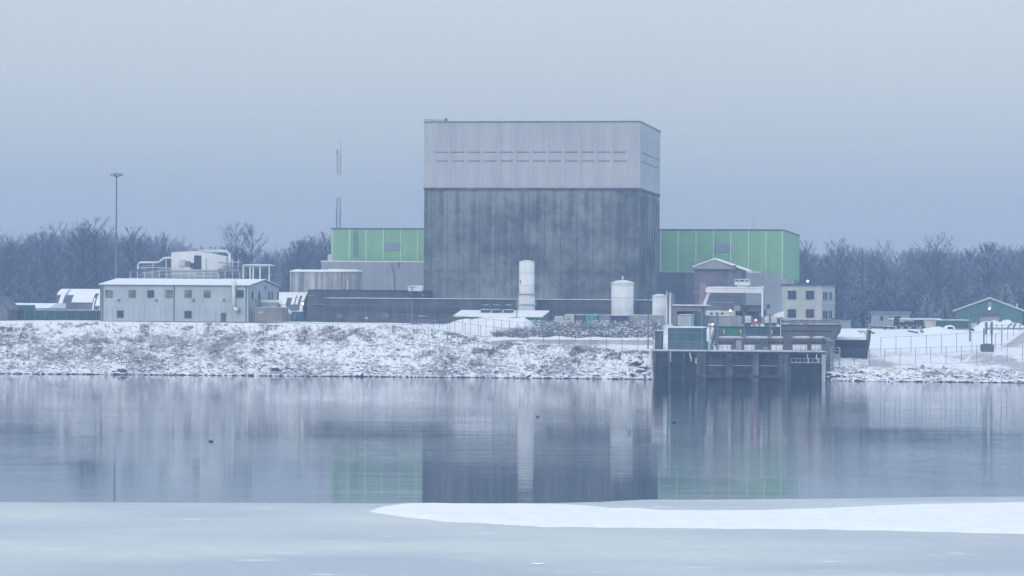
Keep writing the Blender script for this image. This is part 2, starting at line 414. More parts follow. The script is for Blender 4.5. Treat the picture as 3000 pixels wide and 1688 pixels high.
# ================================================================== TERRAIN
COLS = [  # photograph column, [(distance, height) ...]
 (-2500, [(546, 0), (553, 2.3), (563, 5.6), (573, 8.5), (600, 8.8), (640, 8.8), (680, 8.6), (760, 8.0)]),
 (0,     [(546, 0), (553, 2.3), (563, 5.6), (573, 8.55), (600, 8.8), (640, 8.8), (680, 8.6), (760, 8.0)]),
 (700,   [(544, 0), (551, 2.3), (561, 5.6), (571, 8.6), (600, 8.8), (640, 8.8), (680, 8.6), (760, 8.0)]),
 (1150,  [(542, 0), (549, 2.3), (559, 5.6), (569, 8.65), (600, 8.8), (640, 8.8), (680, 8.6), (760, 8.0)]),
 (1300,  [(541, 0), (547, 2.3), (556, 5.3), (566, 7.75), (590, 8.5), (640, 8.8), (680, 8.6), (760, 8.0)]),
 (1400,  [(541, 0), (546, 2.0), (552, 4.3), (561, 6.65), (585, 8.2), (640, 8.8), (680, 8.6), (760, 8.0)]),
 (1500,  [(540, 0), (544, 1.7), (549, 3.6), (556, 5.85), (580, 8.1), (640, 8.8), (680, 8.6), (760, 8.0)]),
 (1700,  [(539, 0), (542, 1.9), (546, 4.0), (550, 5.05), (580, 8.1), (640, 8.8), (680, 8.6), (760, 8.0)]),
 (1900,  [(537, 0), (540, 1.9), (543, 4.0), (546, 4.6), (580, 8.2), (640, 8.8), (680, 8.6), (760, 8.0)]),
 (1918,  [(537, 0), (540, 1.9), (543, 4.0), (546, 4.6), (580, 8.2), (640, 8.8), (680, 8.6), (760, 8.0)]),
 (1930,  [(558, -1), (559, -.5), (560, 2.0), (561, 4.5), (566, 8.3), (640, 8.8), (680, 8.6), (760, 8.0)]),
 (2425,  [(558, -1), (559, -.5), (560, 2.0), (561, 4.5), (566, 8.3), (640, 8.8), (680, 8.6), (760, 8.0)]),
 (2432,  [(536, 0), (541, 1.7), (546, 2.3), (552, 3.3), (590, 7.2), (620, 8.1), (680, 7.9), (760, 7.5)]),
 (2600,  [(534, 0), (540, 1.8), (546, 2.3), (560, 3.8), (596, 7.0), (620, 8.1), (680, 7.9), (760, 7.5)]),
 (3000,  [(530, 0), (538, 2.2), (550, 3.0), (560, 4.2), (596, 7.4), (620, 8.1), (680, 7.9), (760, 7.5)]),
 (5500,  [(526, 0), (536, 2.2), (550, 3.0), (560, 4.2), (596, 7.4), (620, 8.1), (680, 7.9), (760, 7.5)]),
]
def prof(px):
    if px <= COLS[0][0]: return COLS[0][1]
    for (a, A), (b, B) in zip(COLS, COLS[1:]):
        if a <= px <= b:
            t = (px - a) / (b - a); return [(p[0] + (q[0] - p[0]) * t, p[1] + (q[1] - p[1]) * t) for p, q in zip(A, B)]
    return COLS[-1][1]
def base_z(x, Y):
    pr = prof(px_of(x, max(Y, 300)))
    pr = [(pr[0][0] - 8, -2.5)] + pr + [(900, 8.5), (1400, 10), (2600, 13)]
    if Y <= pr[0][0]: return pr[0][1]
    for (a, za), (b, zb) in zip(pr, pr[1:]):
        if Y <= b: return za + (zb - za) * (Y - a) / (b - a)
    return pr[-1][1]
def gz(x, Y, rough=True):
    z = base_z(x, Y)
    if rough:
        pr = prof(px_of(x, max(Y, 300))); s0, s3 = pr[0][0], pr[3][0]
        w = 1.0 if s0 - 4 < Y < s3 else max(0.12, 1 - abs(Y - s3) / 8)
        if z < -0.8: w = .2
        v = Vector((x, Y, 0))
        z += w * (0.42 * mnoise.noise(v * .25) + 0.30 * mnoise.noise(v * .8 + Vector((7, 3, 1))) + 0.14 * mnoise.noise(v * 2.1))
    return z
def ground_mesh():
    xs = np.concatenate([np.arange(-420, -110, 6.0), np.arange(-110, 110, 0.42), np.arange(110, 430, 6.0)])
    ys = np.concatenate([np.arange(520, 585, 0.5), np.arange(585, 640, 1.5), np.arange(640, 780, 6.0), np.arange(780, 1440, 40.0)])
    nx, ny = len(xs), len(ys)
    v = np.empty((nx * ny, 3)); k = 0
    for y in ys:
        for x in xs:
            v[k] = (x, y, gz(x, y)); k += 1
    i = np.arange(nx - 1)[None, :] + nx * np.arange(ny - 1)[:, None]; i = i.ravel()
    f = np.stack([i, i + 1, i + nx + 1, i + nx], 1)
    return np_mesh('snowy_ground', v, f)
def np_mesh(name, v, f, mats=(), mi=None, smooth=True):
    me = bpy.data.meshes.new(name); n = f.shape[1]
    me.vertices.add(len(v)); me.vertices.foreach_set('co', np.asarray(v, dtype=np.float32).ravel())
    me.loops.add(f.size); me.loops.foreach_set('vertex_index', f.astype(np.int32).ravel())
    me.polygons.add(len(f)); me.polygons.foreach_set('loop_start', np.arange(0, f.size, n, dtype=np.int32))
    me.polygons.foreach_set('use_smooth', np.full(len(f), smooth))
    for m in mats: me.materials.append(m)
    if mi is not None: me.polygons.foreach_set('material_index', mi.astype(np.int32))
    me.update(calc_edges=True); me.validate()
    o = bpy.data.objects.new(name, me); scene.collection.objects.link(o)
    return o
# ground material: snow with bare earth and matted weeds showing through on the bank (object height and slope noise)
def ground_material():
    m, nt, N, L, bs = new_mat('snowy_bank')
    geo = N.new('ShaderNodeNewGeometry'); sp = N.new('ShaderNodeSeparateXYZ'); L.new(geo.outputs['Position'], sp.inputs[0])
    def nz(scale, det, sx=1, sy=1, sz=1, off=0):
        mp = N.new('ShaderNodeMapping'); mp.inputs['Scale'].default_value = (sx, sy, sz); mp.inputs['Location'].default_value = (off, off, 0)
        L.new(geo.outputs['Position'], mp.inputs[0]); n = N.new('ShaderNodeTexNoise')
        n.inputs['Scale'].default_value = scale; n.inputs['Detail'].default_value = det; n.inputs['Roughness'].default_value = .62
        L.new(mp.outputs[0], n.inputs['Vector']); return n.outputs['Fac']
    def math_(op, a, b, c=None):
        q = N.new('ShaderNodeMath'); q.operation = op
        for i, t in enumerate((a, b, c)):
            if t is None: continue
            if isinstance(t, (int, float)): q.inputs[i].default_value = t
            else: L.new(t, q.inputs[i])
        return q.outputs[0]
    big = nz(0.10, 3, 1, .6); mid = nz(1.1, 7, 1, .6, 1, 13); fine = nz(4.5, 5, 1, .7, 1, 5)
    s = math_('ADD', math_('MULTIPLY', big, 1.15), math_('ADD', math_('MULTIPLY', mid, .95), math_('MULTIPLY', fine, .35)))
    # bare patches only on the embankment: above water, below the crest, on the slope
    def mr(v, a, b, c=0, d=1):
        q = N.new('ShaderNodeMapRange'); q.interpolation_type = 'SMOOTHSTEP'; q.inputs[1].default_value = a; q.inputs[2].default_value = b; q.inputs[3].default_value = c; q.inputs[4].default_value = d
        L.new(v, q.inputs[0]); return q.outputs[0]
    py = mr(sp.outputs['Y'], 572, 560)
    px = mr(sp.outputs['X'], 45, 30, 0.72, 1.0)
    lim = math_('MULTIPLY', py, px)
    bare = mr(s, 1.15, 1.42)
    fac = math_('MULTIPLY', bare, lim)
    mx = N.new('ShaderNodeMix'); mx.data_type = 'RGBA'; L.new(fac, mx.inputs['Factor'])
    mx.inputs[6].default_value = (0.82, 0.82, 0.81, 1)
    r = N.new('ShaderNodeValToRGB'); L.new(fine, r.inputs[0])
    r.color_ramp.elements[0].position = .35; r.color_ramp.elements[1].position = .65
    r.color_ramp.elements[0].color = (0.13, 0.115, 0.125, 1); r.color_ramp.elements[1].color = (0.44, 0.42, 0.42, 1)
    L.new(r.outputs[0], mx.inputs[7])
    # leaf litter and brush under the far woods
    wood = mr(sp.outputs['Y'], 738, 752); m3 = N.new('ShaderNodeMix'); m3.data_type = 'RGBA'; L.new(math_('MULTIPLY', wood, mr(mid, .35, .55, .55, 1.0)), m3.inputs['Factor'])
    L.new(mx.outputs[2], m3.inputs[6]); m3.inputs[7].default_value = (0.07, 0.065, 0.07, 1); mx = m3
    # wet dark band just at the water line
    wet = mr(sp.outputs['Z'], 0.22, 0.06)
    m2 = N.new('ShaderNodeMix'); m2.data_type = 'RGBA'; L.new(wet, m2.inputs['Factor']); L.new(mx.outputs[2], m2.inputs[6]); m2.inputs[7].default_value = (0.05, 0.055, 0.07, 1)
    L.new(m2.outputs[2], bs.inputs['Base Color']); bs.inputs['Roughness'].default_value = .8
    b = N.new('ShaderNodeBump'); b.inputs['Distance'].default_value = .15; b.inputs['Strength'].default_value = .5; L.new(s, b.inputs['Height']); L.new(b.outputs[0], bs.inputs['Normal'])
    return m
m_ground = ground_material()
g = ground_mesh(); g.data.materials.append(m_ground); g.name = 'ground'
structure(g, 'snow covered river bank and plant yard')

# near bank under the photographer
mb = MB(); mb.smooth = True
nxs = np.linspace(-120, 120, 61); nys = np.linspace(-90, 96, 40)
for y in nys:
    for x in nxs:
        t = min(1, max(0, (90 - y) / 80)); mb.v.append((x, y, -1.0 + 11.3 * t * t * (3 - 2 * t) + .3 * mnoise.noise(Vector((x, y, 0)) * .2)))
for j in range(39):
    for i in range(60): a = j * 61 + i; mb.face([a, a + 1, a + 62, a + 61])
structure(mb.build('near_bank_ground', m_snow), 'snow covered near bank')

# river: nearly still water with faint ripples
def water_material():
    m, nt, N, L, bs = new_mat('river_water')
    geo = N.new('ShaderNodeNewGeometry')
    def nz(scale, sx, sy, det=3, off=0):
        mp = N.new('ShaderNodeMapping'); mp.inputs['Scale'].default_value = (sx, sy, 1); mp.inputs['Location'].default_value = (off, off * .7, 0)
        L.new(geo.outputs['Position'], mp.inputs[0]); n = N.new('ShaderNodeTexNoise')
        n.inputs['Scale'].default_value = scale; n.inputs['Detail'].default_value = det
        L.new(mp.outputs[0], n.inputs['Vector']); return n.outputs['Fac']
    r1 = nz(1.0, .32, 1.0, 5); r2 = nz(1.0, .05, .16, 2, 40); patch = nz(1.0, .008, .02, 3, 9)
    mr = N.new('ShaderNodeMapRange'); mr.inputs[1].default_value = .40; mr.inputs[2].default_value = .62; mr.inputs[3].default_value = .25; mr.inputs[4].default_value = 1.0
    L.new(patch, mr.inputs[0])
    mu = N.new('ShaderNodeMath'); mu.operation = 'MULTIPLY'; L.new(r1, mu.inputs[0]); L.new(mr.outputs[0], mu.inputs[1])
    ad = N.new('ShaderNodeMath'); ad.operation = 'MULTIPLY_ADD'; ad.inputs[1].default_value = 0.7; L.new(r2, ad.inputs[0]); L.new(mu.outputs[0], ad.inputs[2])
    b = N.new('ShaderNodeBump'); b.inputs['Distance'].default_value = 0.023; b.inputs['Strength'].default_value = 1.0
    L.new(ad.outputs[0], b.inputs['Height']); L.new(b.outputs[0], bs.inputs['Normal'])
    bs.inputs['Base Color'].default_value = (0.01, 0.035, 0.07, 1)
    bs.inputs['Roughness'].default_value = 0.045; bs.inputs['Specular IOR Level'].default_value = 0.40; bs.inputs['IOR'].default_value = 1.33
    return m
m_water = water_material()
mb = MB(); mb.v = [(-420, 60, 0), (430, 60, 0), (430, 575, 0), (-420, 575, 0)]; mb.face([0, 1, 2, 3])
structure(mb.build('river_water', m_water), 'calm river reflecting the plant')

# ice shelf on the near side of the river, with a long drift of snow on it
def ice_material():
    m, nt, N, L, bs = new_mat('river_ice')
    geo = N.new('ShaderNodeNewGeometry')
    def nz(sx, sy, det=4, off=0):
        mp = N.new('ShaderNodeMapping'); mp.inputs['Scale'].default_value = (sx, sy, 1); mp.inputs['Location'].default_value = (off, off, 0)
        L.new(geo.outputs['Position'], mp.inputs[0]); n = N.new('ShaderNodeTexNoise'); n.inputs['Scale'].default_value = 1; n.inputs['Detail'].default_value = det
        L.new(mp.outputs[0], n.inputs['Vector']); return n.outputs['Fac']
    a = nz(.035, .06, 4); b_ = nz(.3, .5, 5, 30)
    r = N.new('ShaderNodeValToRGB'); L.new(a, r.inputs[0])
    r.color_ramp.elements[0].position = .38; r.color_ramp.elements[0].color = (0.40, 0.43, 0.46, 1)
    r.color_ramp.elements[1].position = .60; r.color_ramp.elements[1].color = (0.55, 0.575, 0.54, 1)
    r2 = N.new('ShaderNodeMapRange'); L.new(b_, r2.inputs[0]); r2.inputs[1].default_value = .62; r2.inputs[2].default_value = .78
    mx = N.new('ShaderNodeMix'); mx.data_type = 'RGBA'; L.new(r2.outputs[0], mx.inputs['Factor']); L.new(r.outputs[0], mx.inputs[6]); mx.inputs[7].default_value = (.74, .75, .76, 1)
    # refrozen seams and damp grey patches
    vo = N.new('ShaderNodeTexVoronoi'); vo.feature = 'DISTANCE_TO_EDGE'; vm = N.new('ShaderNodeMapping'); vm.inputs['Scale'].default_value = (.045, .03, 1)
    wp = N.new('ShaderNodeTexNoise'); wp.inputs['Scale'].default_value = .12; wp.inputs['Detail'].default_value = 4; L.new(geo.outputs['Position'], wp.inputs['Vector'])
    wa = N.new('ShaderNodeVectorMath'); wa.operation = 'MULTIPLY_ADD'; wa.inputs[1].default_value = (14, 14, 0); L.new(wp.outputs['Color'], wa.inputs[0]); L.new(geo.outputs['Position'], wa.inputs[2])
    L.new(wa.outputs[0], vm.inputs[0]); vo.inputs['Scale'].default_value = 1; L.new(vm.outputs[0], vo.inputs['Vector'])
    vr = N.new('ShaderNodeMapRange'); vr.inputs[1].default_value = 0; vr.inputs[2].default_value = .012; vr.inputs[3].default_value = .16; vr.inputs[4].default_value = 0; L.new(vo.outputs['Distance'], vr.inputs[0])
    mz = N.new('ShaderNodeMix'); mz.data_type = 'RGBA'; L.new(vr.outputs[0], mz.inputs['Factor']); L.new(mx.outputs[2], mz.inputs[6]); mz.inputs[7].default_value = (.30, .34, .40, 1)
    wet = nz(.06, .12, 5, 71); wr = N.new('ShaderNodeMapRange'); wr.inputs[1].default_value = .52; wr.inputs[2].default_value = .70; wr.inputs[4].default_value = .38; L.new(wet, wr.inputs[0])
    mw_ = N.new('ShaderNodeMix'); mw_.data_type = 'RGBA'; L.new(wr.outputs[0], mw_.inputs['Factor']); L.new(mz.outputs[2], mw_.inputs[6]); mw_.inputs[7].default_value = (.31, .35, .43, 1)
    L.new(mw_.outputs[2], bs.inputs['Base Color']); bs.inputs['Roughness'].default_value = .42; bs.inputs['IOR'].default_value = 1.31
    b = N.new('ShaderNodeBump'); b.inputs['Distance'].default_value = .02; b.inputs['Strength'].default_value = .3; L.new(b_, b.inputs['Height']); L.new(b.outputs[0], bs.inputs['Normal'])
    return m
m_ice = ice_material()
def floor_pt(px, py, z=0.0):
    u, v = uv(px, py); Y = (H - z) * F / v; return (u / F * Y, Y)
edge = [(-900, 1462), (0, 1471), (300, 1472), (600, 1473), (900, 1474), (1130, 1476), (1200, 1474), (1300, 1474), (1420, 1475), (1500, 1475), (1620, 1474), (1750, 1471), (1850, 1466), (1890, 1464), (2000, 1464), (2200, 1463), (2500, 1460), (2750, 1456), (3000, 1455), (3900, 1450)]
ep = []
for (a, b) in zip(edge, edge[1:]):
    for i in range(12):
        t = i / 12; ep.append(floor_pt(a[0] + (b[0] - a[0]) * t, a[1] + (b[1] - a[1]) * t + .8 * (rng.random() - .5), .12))
ep.append(floor_pt(*edge[-1], .12))
mb = MB(); n = len(ep)
mb.v = [(x, y, .12) for x, y in ep] + [(x * .35, 70, .12) for x, y in ep] + [(x, y, -.05) for x, y in ep]
for i in range(n - 1):
    mb.face([i, n + i, n + i + 1, i + 1]); mb.face([i, i + 1, 2 * n + i + 1, 2 * n + i])
structure(mb.build('ice_sheet', m_ice), 'grey ice shelf reaching out from the near bank')
def interp(tab, x):
    for (a, p), (b, q) in zip(tab, tab[1:]):
        if a <= x <= b:
            t = (x - a) / (b - a); return p + (q - p) * t
    return tab[-1][1] if x > tab[-1][0] else tab[0][1]
top = [(1075, 1498), (1130, 1484), (1180, 1478), (1210, 1475.5), (1500, 1476), (1640, 1477), (1720, 1482), (1790, 1489), (1850, 1489), (1950, 1495), (2150, 1496), (2300, 1493), (2450, 1487), (2650, 1478), (3000, 1471), (3900, 1462)]
bot = [(1075, 1498), (1130, 1507), (1200, 1517), (1300, 1527), (1400, 1533), (1600, 1544), (1900, 1547), (2300, 1550), (2600, 1555), (3000, 1565), (3900, 1580)]
mb = MB(); mb.smooth = True; K = 14; cols = np.linspace(1075, 3900, 360)
for c in cols:
    wob = 1.6 * mnoise.noise(Vector((c * .02, 0, 0))) + 1.3 * mnoise.noise(Vector((c * .09, 4, 0))); wob2 = 2.6 * mnoise.noise(Vector((c * .011, 9, 0))) + 1.5 * mnoise.noise(Vector((c * .07, 2, 0)))
    a, b = interp(top, c) + wob * .6, interp(bot, c) + wob2
    if c <= 1076: a = b = 1498
    for k in range(K + 1):
        t = k / K; x, y = floor_pt(c, a + (b - a) * t, .12)
        hgt = .14 * min(1, math.sin(math.pi * t) * 3) * min(1, (c - 1075) / 120) if 0 < k < K else -.005
        mb.v.append((x, y, .125 + hgt + (0.03 * mnoise.noise(Vector((x * .5, y * .3, 0))) if 0 < k < K else 0)))
for i in range(len(cols) - 1):
    for k in range(K):
        a = i * (K + 1) + k; mb.face([a, a + 1, a + K + 2, a + K + 1])
tag(mb.build('snow_drift', m_snow), 'long white drift of snow lying on the river ice', None, kind='structure')
for (px, py, w, lab) in ((1917, 1479, 9, 'small lump of snow on the ice near the notch in the ice edge'), (2430, 1479, 11, 'small lump of snow on the ice behind the long drift'),
                         (1575, 1653, 20, 'thin white patch of snow alone on the grey foreground ice')):
    x, y = floor_pt(px, py, .12); m = MB(); m.smooth = True; r = w / F * y
    m.blob((0, 0, .02), r, (1, 1.4, .10), .15, 2); tag(m.build('snow_lump', m_snow, loc=(x, y, .12)), lab, 'snow lump')

# ================================================================== REACTOR BUILDING
S = Site('reactor_building', 'huge box-shaped building, pale cladding above dark stained concrete', 'building', 1240, 1870, 640, 945)
D = 36.0; L = S.L
zt, zm = S.z(359), S.z(550)
# lower concrete body with pilasters
mb = MB(); mb.box(0, L, 0, D, 0, zm - .5)
PIT = L / 13.25
for i in range(14):
    x = PIT * (i + .0) + .55
    if x + 1.0 < L: mb.box(x, x + .9, -.16, 0.0, 0, zm - 1.4)
for j in range(9): mb.box(L, L + .16, 1.5 + j * 4.1, 2.4 + j * 4.1, 0, zm - 1.4)
z1 = S.z(793); mb.box(-.1, L + .2, -.22, 0, z1 - .12, z1 + .12)
mb.build('concrete_wall', m_reactor, S.root)
mb = MB(); mb.box(-.15, L + .18, -.25, D, zm - .5, zm - .05); mb.build('cornice', m_conc_d, S.root)
mb = MB(); mb.box(-.1, L + .12, -.12, D, zm - .05, zt)
mb.use(1)
for row in (446, 472):
    zz = S.z(row)
    for i in range(12):
        a = S.x(1273 + 47.4 * i); b = S.x(1273 + 36.5 + 47.4 * i); mb.box(a, b, -.17, -.10, zz - .08, zz + .08)
    mb.box(L + .1, L + .17, 3.0, D - 2.5, zz - .09, zz + .09)
mb.use(2)
for i in range(13):
    a = S.x(1266 + 47.4 * i); mb.box(a - .075, a + .075, -.2, -.1, zm + .2, zt - 2.0 - 2.0 * rng.random())
for j in range(8): mb.box(L + .1, L + .19, 3.5 + j * 4.1, 3.7 + j * 4.1, zm + .2, zt - 2)
mb.build('upper_cladding', [m_clad, m_seam, m_pale], S.root)
mb = MB(); mb.box(-.2, L + .22, -.22, D + .1, zt, zt + .28); mb.build('parapet', m_steel, S.root)
mb = MB(); mb.tube([(S.x(1236), 1, zt + .62), (S.x(1306), 1, zt + .55)], .07); mb.tube([(S.x(1299), 1, zt + .2), (S.x(1299), 1, zt + .9)], .25)
mb.tube([(S.x(1260), 1, zt + .2), (S.x(1260), 1, zt + .62)], .07); mb.build('davit', m_steel, S.root)

# ================================================================== TURBINE HALL (green) behind it
S = Site('turbine_hall', 'long green metal hall with pale vertical strips behind the reactor block', 'building', 968, 2293, 706, 940)
L = S.L; D = 52
def zl(px, py, off=0): l = S.x(px, off); return S.z(py, l, off)
ztop = S.z(674, px=1600); zg = S.z(770, px=1600) - 0.2
zg = zl(1100, 768)
mb = MB(); mb.box(0, L, 0, D, zl(2200, 800) - 4, ztop)
mb.build('green_cladding', m_green, S.root)
mb = MB(); mb.box(-.1, L + .1, -.1, D, ztop, ztop + .3); mb.build('parapet', m_trim, S.root)
mb = MB()
for px in (972, 1022, 1071, 1121, 1172, 1222, 1934, 1985, 2037, 2088, 2139, 2191, 2242, 2290):
    x = S.x(px); mb = MB(); mb.box(x - .10, x + .10, -.1, .05, zg - 6 if px > 1500 else zg, ztop); mb.build('panel_strip', m_line, S.root)
for a, b, c, d in ((1124, 1171, 711, 734), (2090, 2136, 716, 740)):
    S.part('louver', m_louver, a, b, c, d, -.14, .05)
mb = MB()
for x_ in (1034, 1043): mb.tube([S.pt(x_, 676, -.35), S.pt(x_, 752, -.35)], .07, 4)
for i in range(20): mb.tube([S.pt(1034, 678 + i * 3.8, -.35), S.pt(1043, 678 + i * 3.8, -.35)], .05, 4)
for i in range(8):
    for j in (1032, 1045): mb.tube([S.pt(j, 680 + i * 9, -.7), S.pt(j, 680 + i * 9, 0)], .05, 4)
mb.build('ladder', m_galv, S.root)
S.part('roof_antenna', m_steel, 2205, 2206, 640, 676, 10, 10.1)

# grey lower halls
S = Site('service_building', 'plain light grey metal building beneath the green hall, streaked by one dark seam', 'building', 940, 1300, 690, 940)
zz = S.z(768); mb = MB(); mb.box(0, S.L, 0, 13, 0, zz); mb.build('wall', m_grey, S.root)
mb = MB(); mb.box(-.1, S.L, -.1, 13.0, zz, zz + .22); mb.build('roof_edge', m_whitep, S.root)
mb = MB(); mb.tube([S.pt(1144, 775, -.1), S.pt(1148, 786, -.12), S.pt(1153, 805, -.12), S.pt(1155, 850, -.12)], .11, 5); mb.build('drain_pipe', m_steel, S.root)
mb = MB(); mb.box(*sorted((S.x(954), S.x(968))), 1.5, 4.5, zz + .2, zz + 1.6); mb.build('roof_vent', m_pale, S.root)
S.part('wall_lamp', m_steel, 1164, 1168, 770, 784, -.3, 0)

S = Site('grey_hall', 'light grey metal hall with rounded roof corner before the green hall', 'building', 2150, 2290, 688, 940)
Lh = S.L; zz = S.z(799)
pts = [(0, 0), (Lh + 1.0, 0), (Lh + 1.0, zz - 1.2), (Lh - .4, zz - .9), (Lh - 2.5, zz - .1), (Lh - 4.5, zz), (0, zz)]
mb = MB(); mb.prism(pts, 'y', 0, 14); mb.build('wall', m_grey, S.root)
mb = MB(); mb.box(0, Lh - 4.6, -.1, 13.5, zz, zz + .22); mb.build('roof_edge', m_whitep, S.root)
mb = MB(); S.b(mb, 2246, 2255, 892, 904, -.1, .0); mb.build('louver', m_dgreen, S.root)
S = Site('dark_hall', 'dull grey metal wing between the reactor block and the gabled building', 'building', 1915, 2050, 670, 945)
zz = S.z(798); mb = MB(); mb.box(0, S.L, 0, 12, 0, zz - .0)
mb.build('wall', m_greyd, S.root)
mb = MB(); mb.box(S.x(2018), S.x(2040), 0.5, 10, zz, zz + 2.2); mb.build('roof_house', m_grey, S.root)
mb = MB(); mb.box(-.1, S.L, -.1, 12, zz, zz + .15); mb.build('parapet', m_pale, S.root)

# ================================================================== VENT MAST
Y = 770
c = P(991, 672, Y); gzb = 9.3
t = thing('radio_mast', 'slender red and white lattice mast rising behind the green hall', 'mast', (c.x, Y, gzb))
mr_ = MB(); mr2_ = MB(); mw = MB(); mg = MB()
def zy(py): return PZ(991, py, Y) - gzb
bands = [(448, 512, 0), (512, 578, 1), (578, 612, 3), (612, 700, 2)]
for a, b, k in bands:
    m = (mr_, mw, mg, mr2_)[k]; za, zb = zy(b), zy(a); w = .42 if k != 2 else .46
    if k == 2: za = 0
    for sx, sy in ((-1, -1), (1, -1), (1, 1), (-1, 1)):
        m.tube([(sx * w, sy * w, za), (sx * w, sy * w, zb)], .05 if k != 2 else .08, 4)
    n = int((zb - za) / .9)
    for i in range(n):
        z0 = za + (zb - za) * i / n; z1 = za + (zb - za) * (i + 1) / n
        for (p, q) in (((-w, -w), (w, -w)), ((w, -w), (w, w)), ((w, w), (-w, w)), ((-w, w), (-w, -w))):
            if i % 2: p, q = q, p
            m.tube([(*p, z0), (*q, z1)], .03, 3); m.tube([(*p, z0), (*q, z0)], .03, 3)
mr_.build('red_section', m_mast, t); mr2_.build('red_section', m_mast, t); mw.build('white_section', m_whitep, t); mg.build('base_section', m_steel, t)
mb = MB(); mb.tube([(.35, 0, zy(450)), (.35, 0, zy(395))], .06, 5, .02); mb.build('whip_antenna', m_redpale, t)
mb = MB(); mb.box(-.55, -.2, -.3, .3, zy(452), zy(440)); mb.build('beacon', m_steel, t)

# ================================================================== FLOODLIGHT MAST
Y = 690; c = P(339, 820, Y)
t = thing('floodlight_mast', 'very tall slim pole crowned by a ring of floodlights', 'light pole', (c.x, Y, 9))
zt = PZ(341, 512, Y) - 9
mb = MB(); mb.tube([(0, 0, 0), (0, 0, zt)], .26, 8, .13); mb.build('pole', m_steel, t)
mb = MB(); mb.lathe([(.2, zt - .6), (.45, zt - .5), (.45, zt + .3), (.2, zt + .45)], seg=12)
for k in range(16):
    a0 = 2 * math.pi * k / 16; a1 = 2 * math.pi * (k + 1) / 16
    mb.tube([(1.15 * math.cos(a0), 1.15 * math.sin(a0), zt - .2), (1.15 * math.cos(a1), 1.15 * math.sin(a1), zt - .2)], .06, 4)
for k in range(4):
    a0 = math.pi * k / 2; mb.tube([(0, 0, zt - .2), (1.15 * math.cos(a0), 1.15 * math.sin(a0), zt - .2)], .05, 4)
mb.build('ring_frame', m_steel, t)
fl = None
for k in range(8):
    a0 = 2 * math.pi * k / 8 + .2
    if fl is None:
        m = MB(); m.box(-.28, .28, -.2, .2, -.16, .3); m.box(-.03, .03, -.03, .03, .3, .42); fl = m.build('floodlight', m_galv, t); o = fl
    else:
        o = fl.copy(); scene.collection.objects.link(o); o.parent = t
    o.location = (1.2 * math.cos(a0), 1.2 * math.sin(a0), zt - .1); o.rotation_euler = (0, 0, a0 + math.pi / 2)

# ================================================================== WHITE OFFICE BUILDING
S = Site('office_building', 'long white two-storey building with snow roof and yellowish upstairs windows', 'building', 292, 729, 598, 942)
L = S.L; D = 24.0; ze = S.z(837); zr = PZ(560, 821, 598 + D / 2) - S.zb
mb = MB(); mb.prism([(0, 0), (D, 0), (D, ze), (D / 2, zr - .12), (0, ze)], 'x', 0, L); mb.build('wall', m_white, S.root)
def slab(mb, y0, z0, y1, z1, x0, x1, t):
    mb.prism([(y0, z0), (y1, z1), (y1, z1 + t), (y0, z0 + t)], 'x', x0, x1)
mb = MB(); slab(mb, -.35, ze - .02, D / 2, zr - .02, -.25, L + .25, .12); slab(mb, D + .35, ze - .02, D / 2, zr - .02, -.25, L + .25, .12)
rf = mb.build('roof', m_trim, S.root)
mb = MB(); slab(mb, -.3, ze + .10, D / 2, zr + .10, -.2, L + .2, .16); slab(mb, D + .3, ze + .1, D / 2, zr + .1, -.2, L + .2, .16); mb.build('snow_layer', m_snow, rf)
for (a, b, lit) in ((309, 328, 1), (377, 396, 1), (432, 450, 0), (485, 504, 1), (541, 560, 1), (597, 615, 1), (693, 712, 0)):
    window(S, a, b, 851.5, 871.5, m_glassy if lit else m_glass)
window(S, 343, 361, 911, 930.5); window(S, 541, 560, 912, 932)
S.part('door', m_trim, 646, 661, 917, 942, -.06, .04)
for px in (347.5, 457, 567, 655.5):
    mb = MB(); x, _, z = S.pt(px, 880); mb.tube([(x, -.35, z), (x, 0, z)], .24, 12); mb.build('vent_cap', m_steel, S.root)
for px in (294, 300, 509, 720, 728.5):
    mb = MB(); mb.tube([S.pt(px, 838.5, -.1), S.pt(px, 941, -.1)], .085, 6); mb.build('downspout', m_trim, S.root)
mb = MB(); x = S.x(686)
mb.lathe([(.30, S.z(893)), (.30, S.z(843)), (.42, S.z(835)), (.55, S.z(822))], x, -.55, 14)
mb.tube([(x, -.55, S.z(892)), (x + .1, -.6, S.z(900)), (x + .75, -.7, S.z(908))], .3, 10); mb.build('exhaust_duct', m_whitep, S.root)
S.part('duct_hood', m_steel, 690, 700, 905, 916, -.9, 0)
for (yy, w) in ((2.0, .9), (7.5, .9), (15.6, .8), (18, .8), (23, .7)):
    side_window(S, L, yy, yy + w, S.z(874), S.z(853))
mb = MB(); mb.box(L - .02, L + .25, 12.3, 13.0, S.z(845), S.z(836)); mb.build('gable_lamp', m_steel, S.root)
mb = MB(); mb.box(L - .02, L + .1, 5, 5.6, S.z(882), S.z(879)); mb.box(L - .02, L + .1, 10, 10.5, S.z(884), S.z(880)); mb.build('side_vent', m_steel, S.root)
m = MB()
for i in range(26):
    x = 1.2 + i * 1.05 + .2 * rng.random(); m.tube([(x, -.07, .3 + rng.random()), (x, -.07, S.z(893 + 14 * rng.random()))], .02, 3)
m.build('wall_conduit', m_galv, S.root)

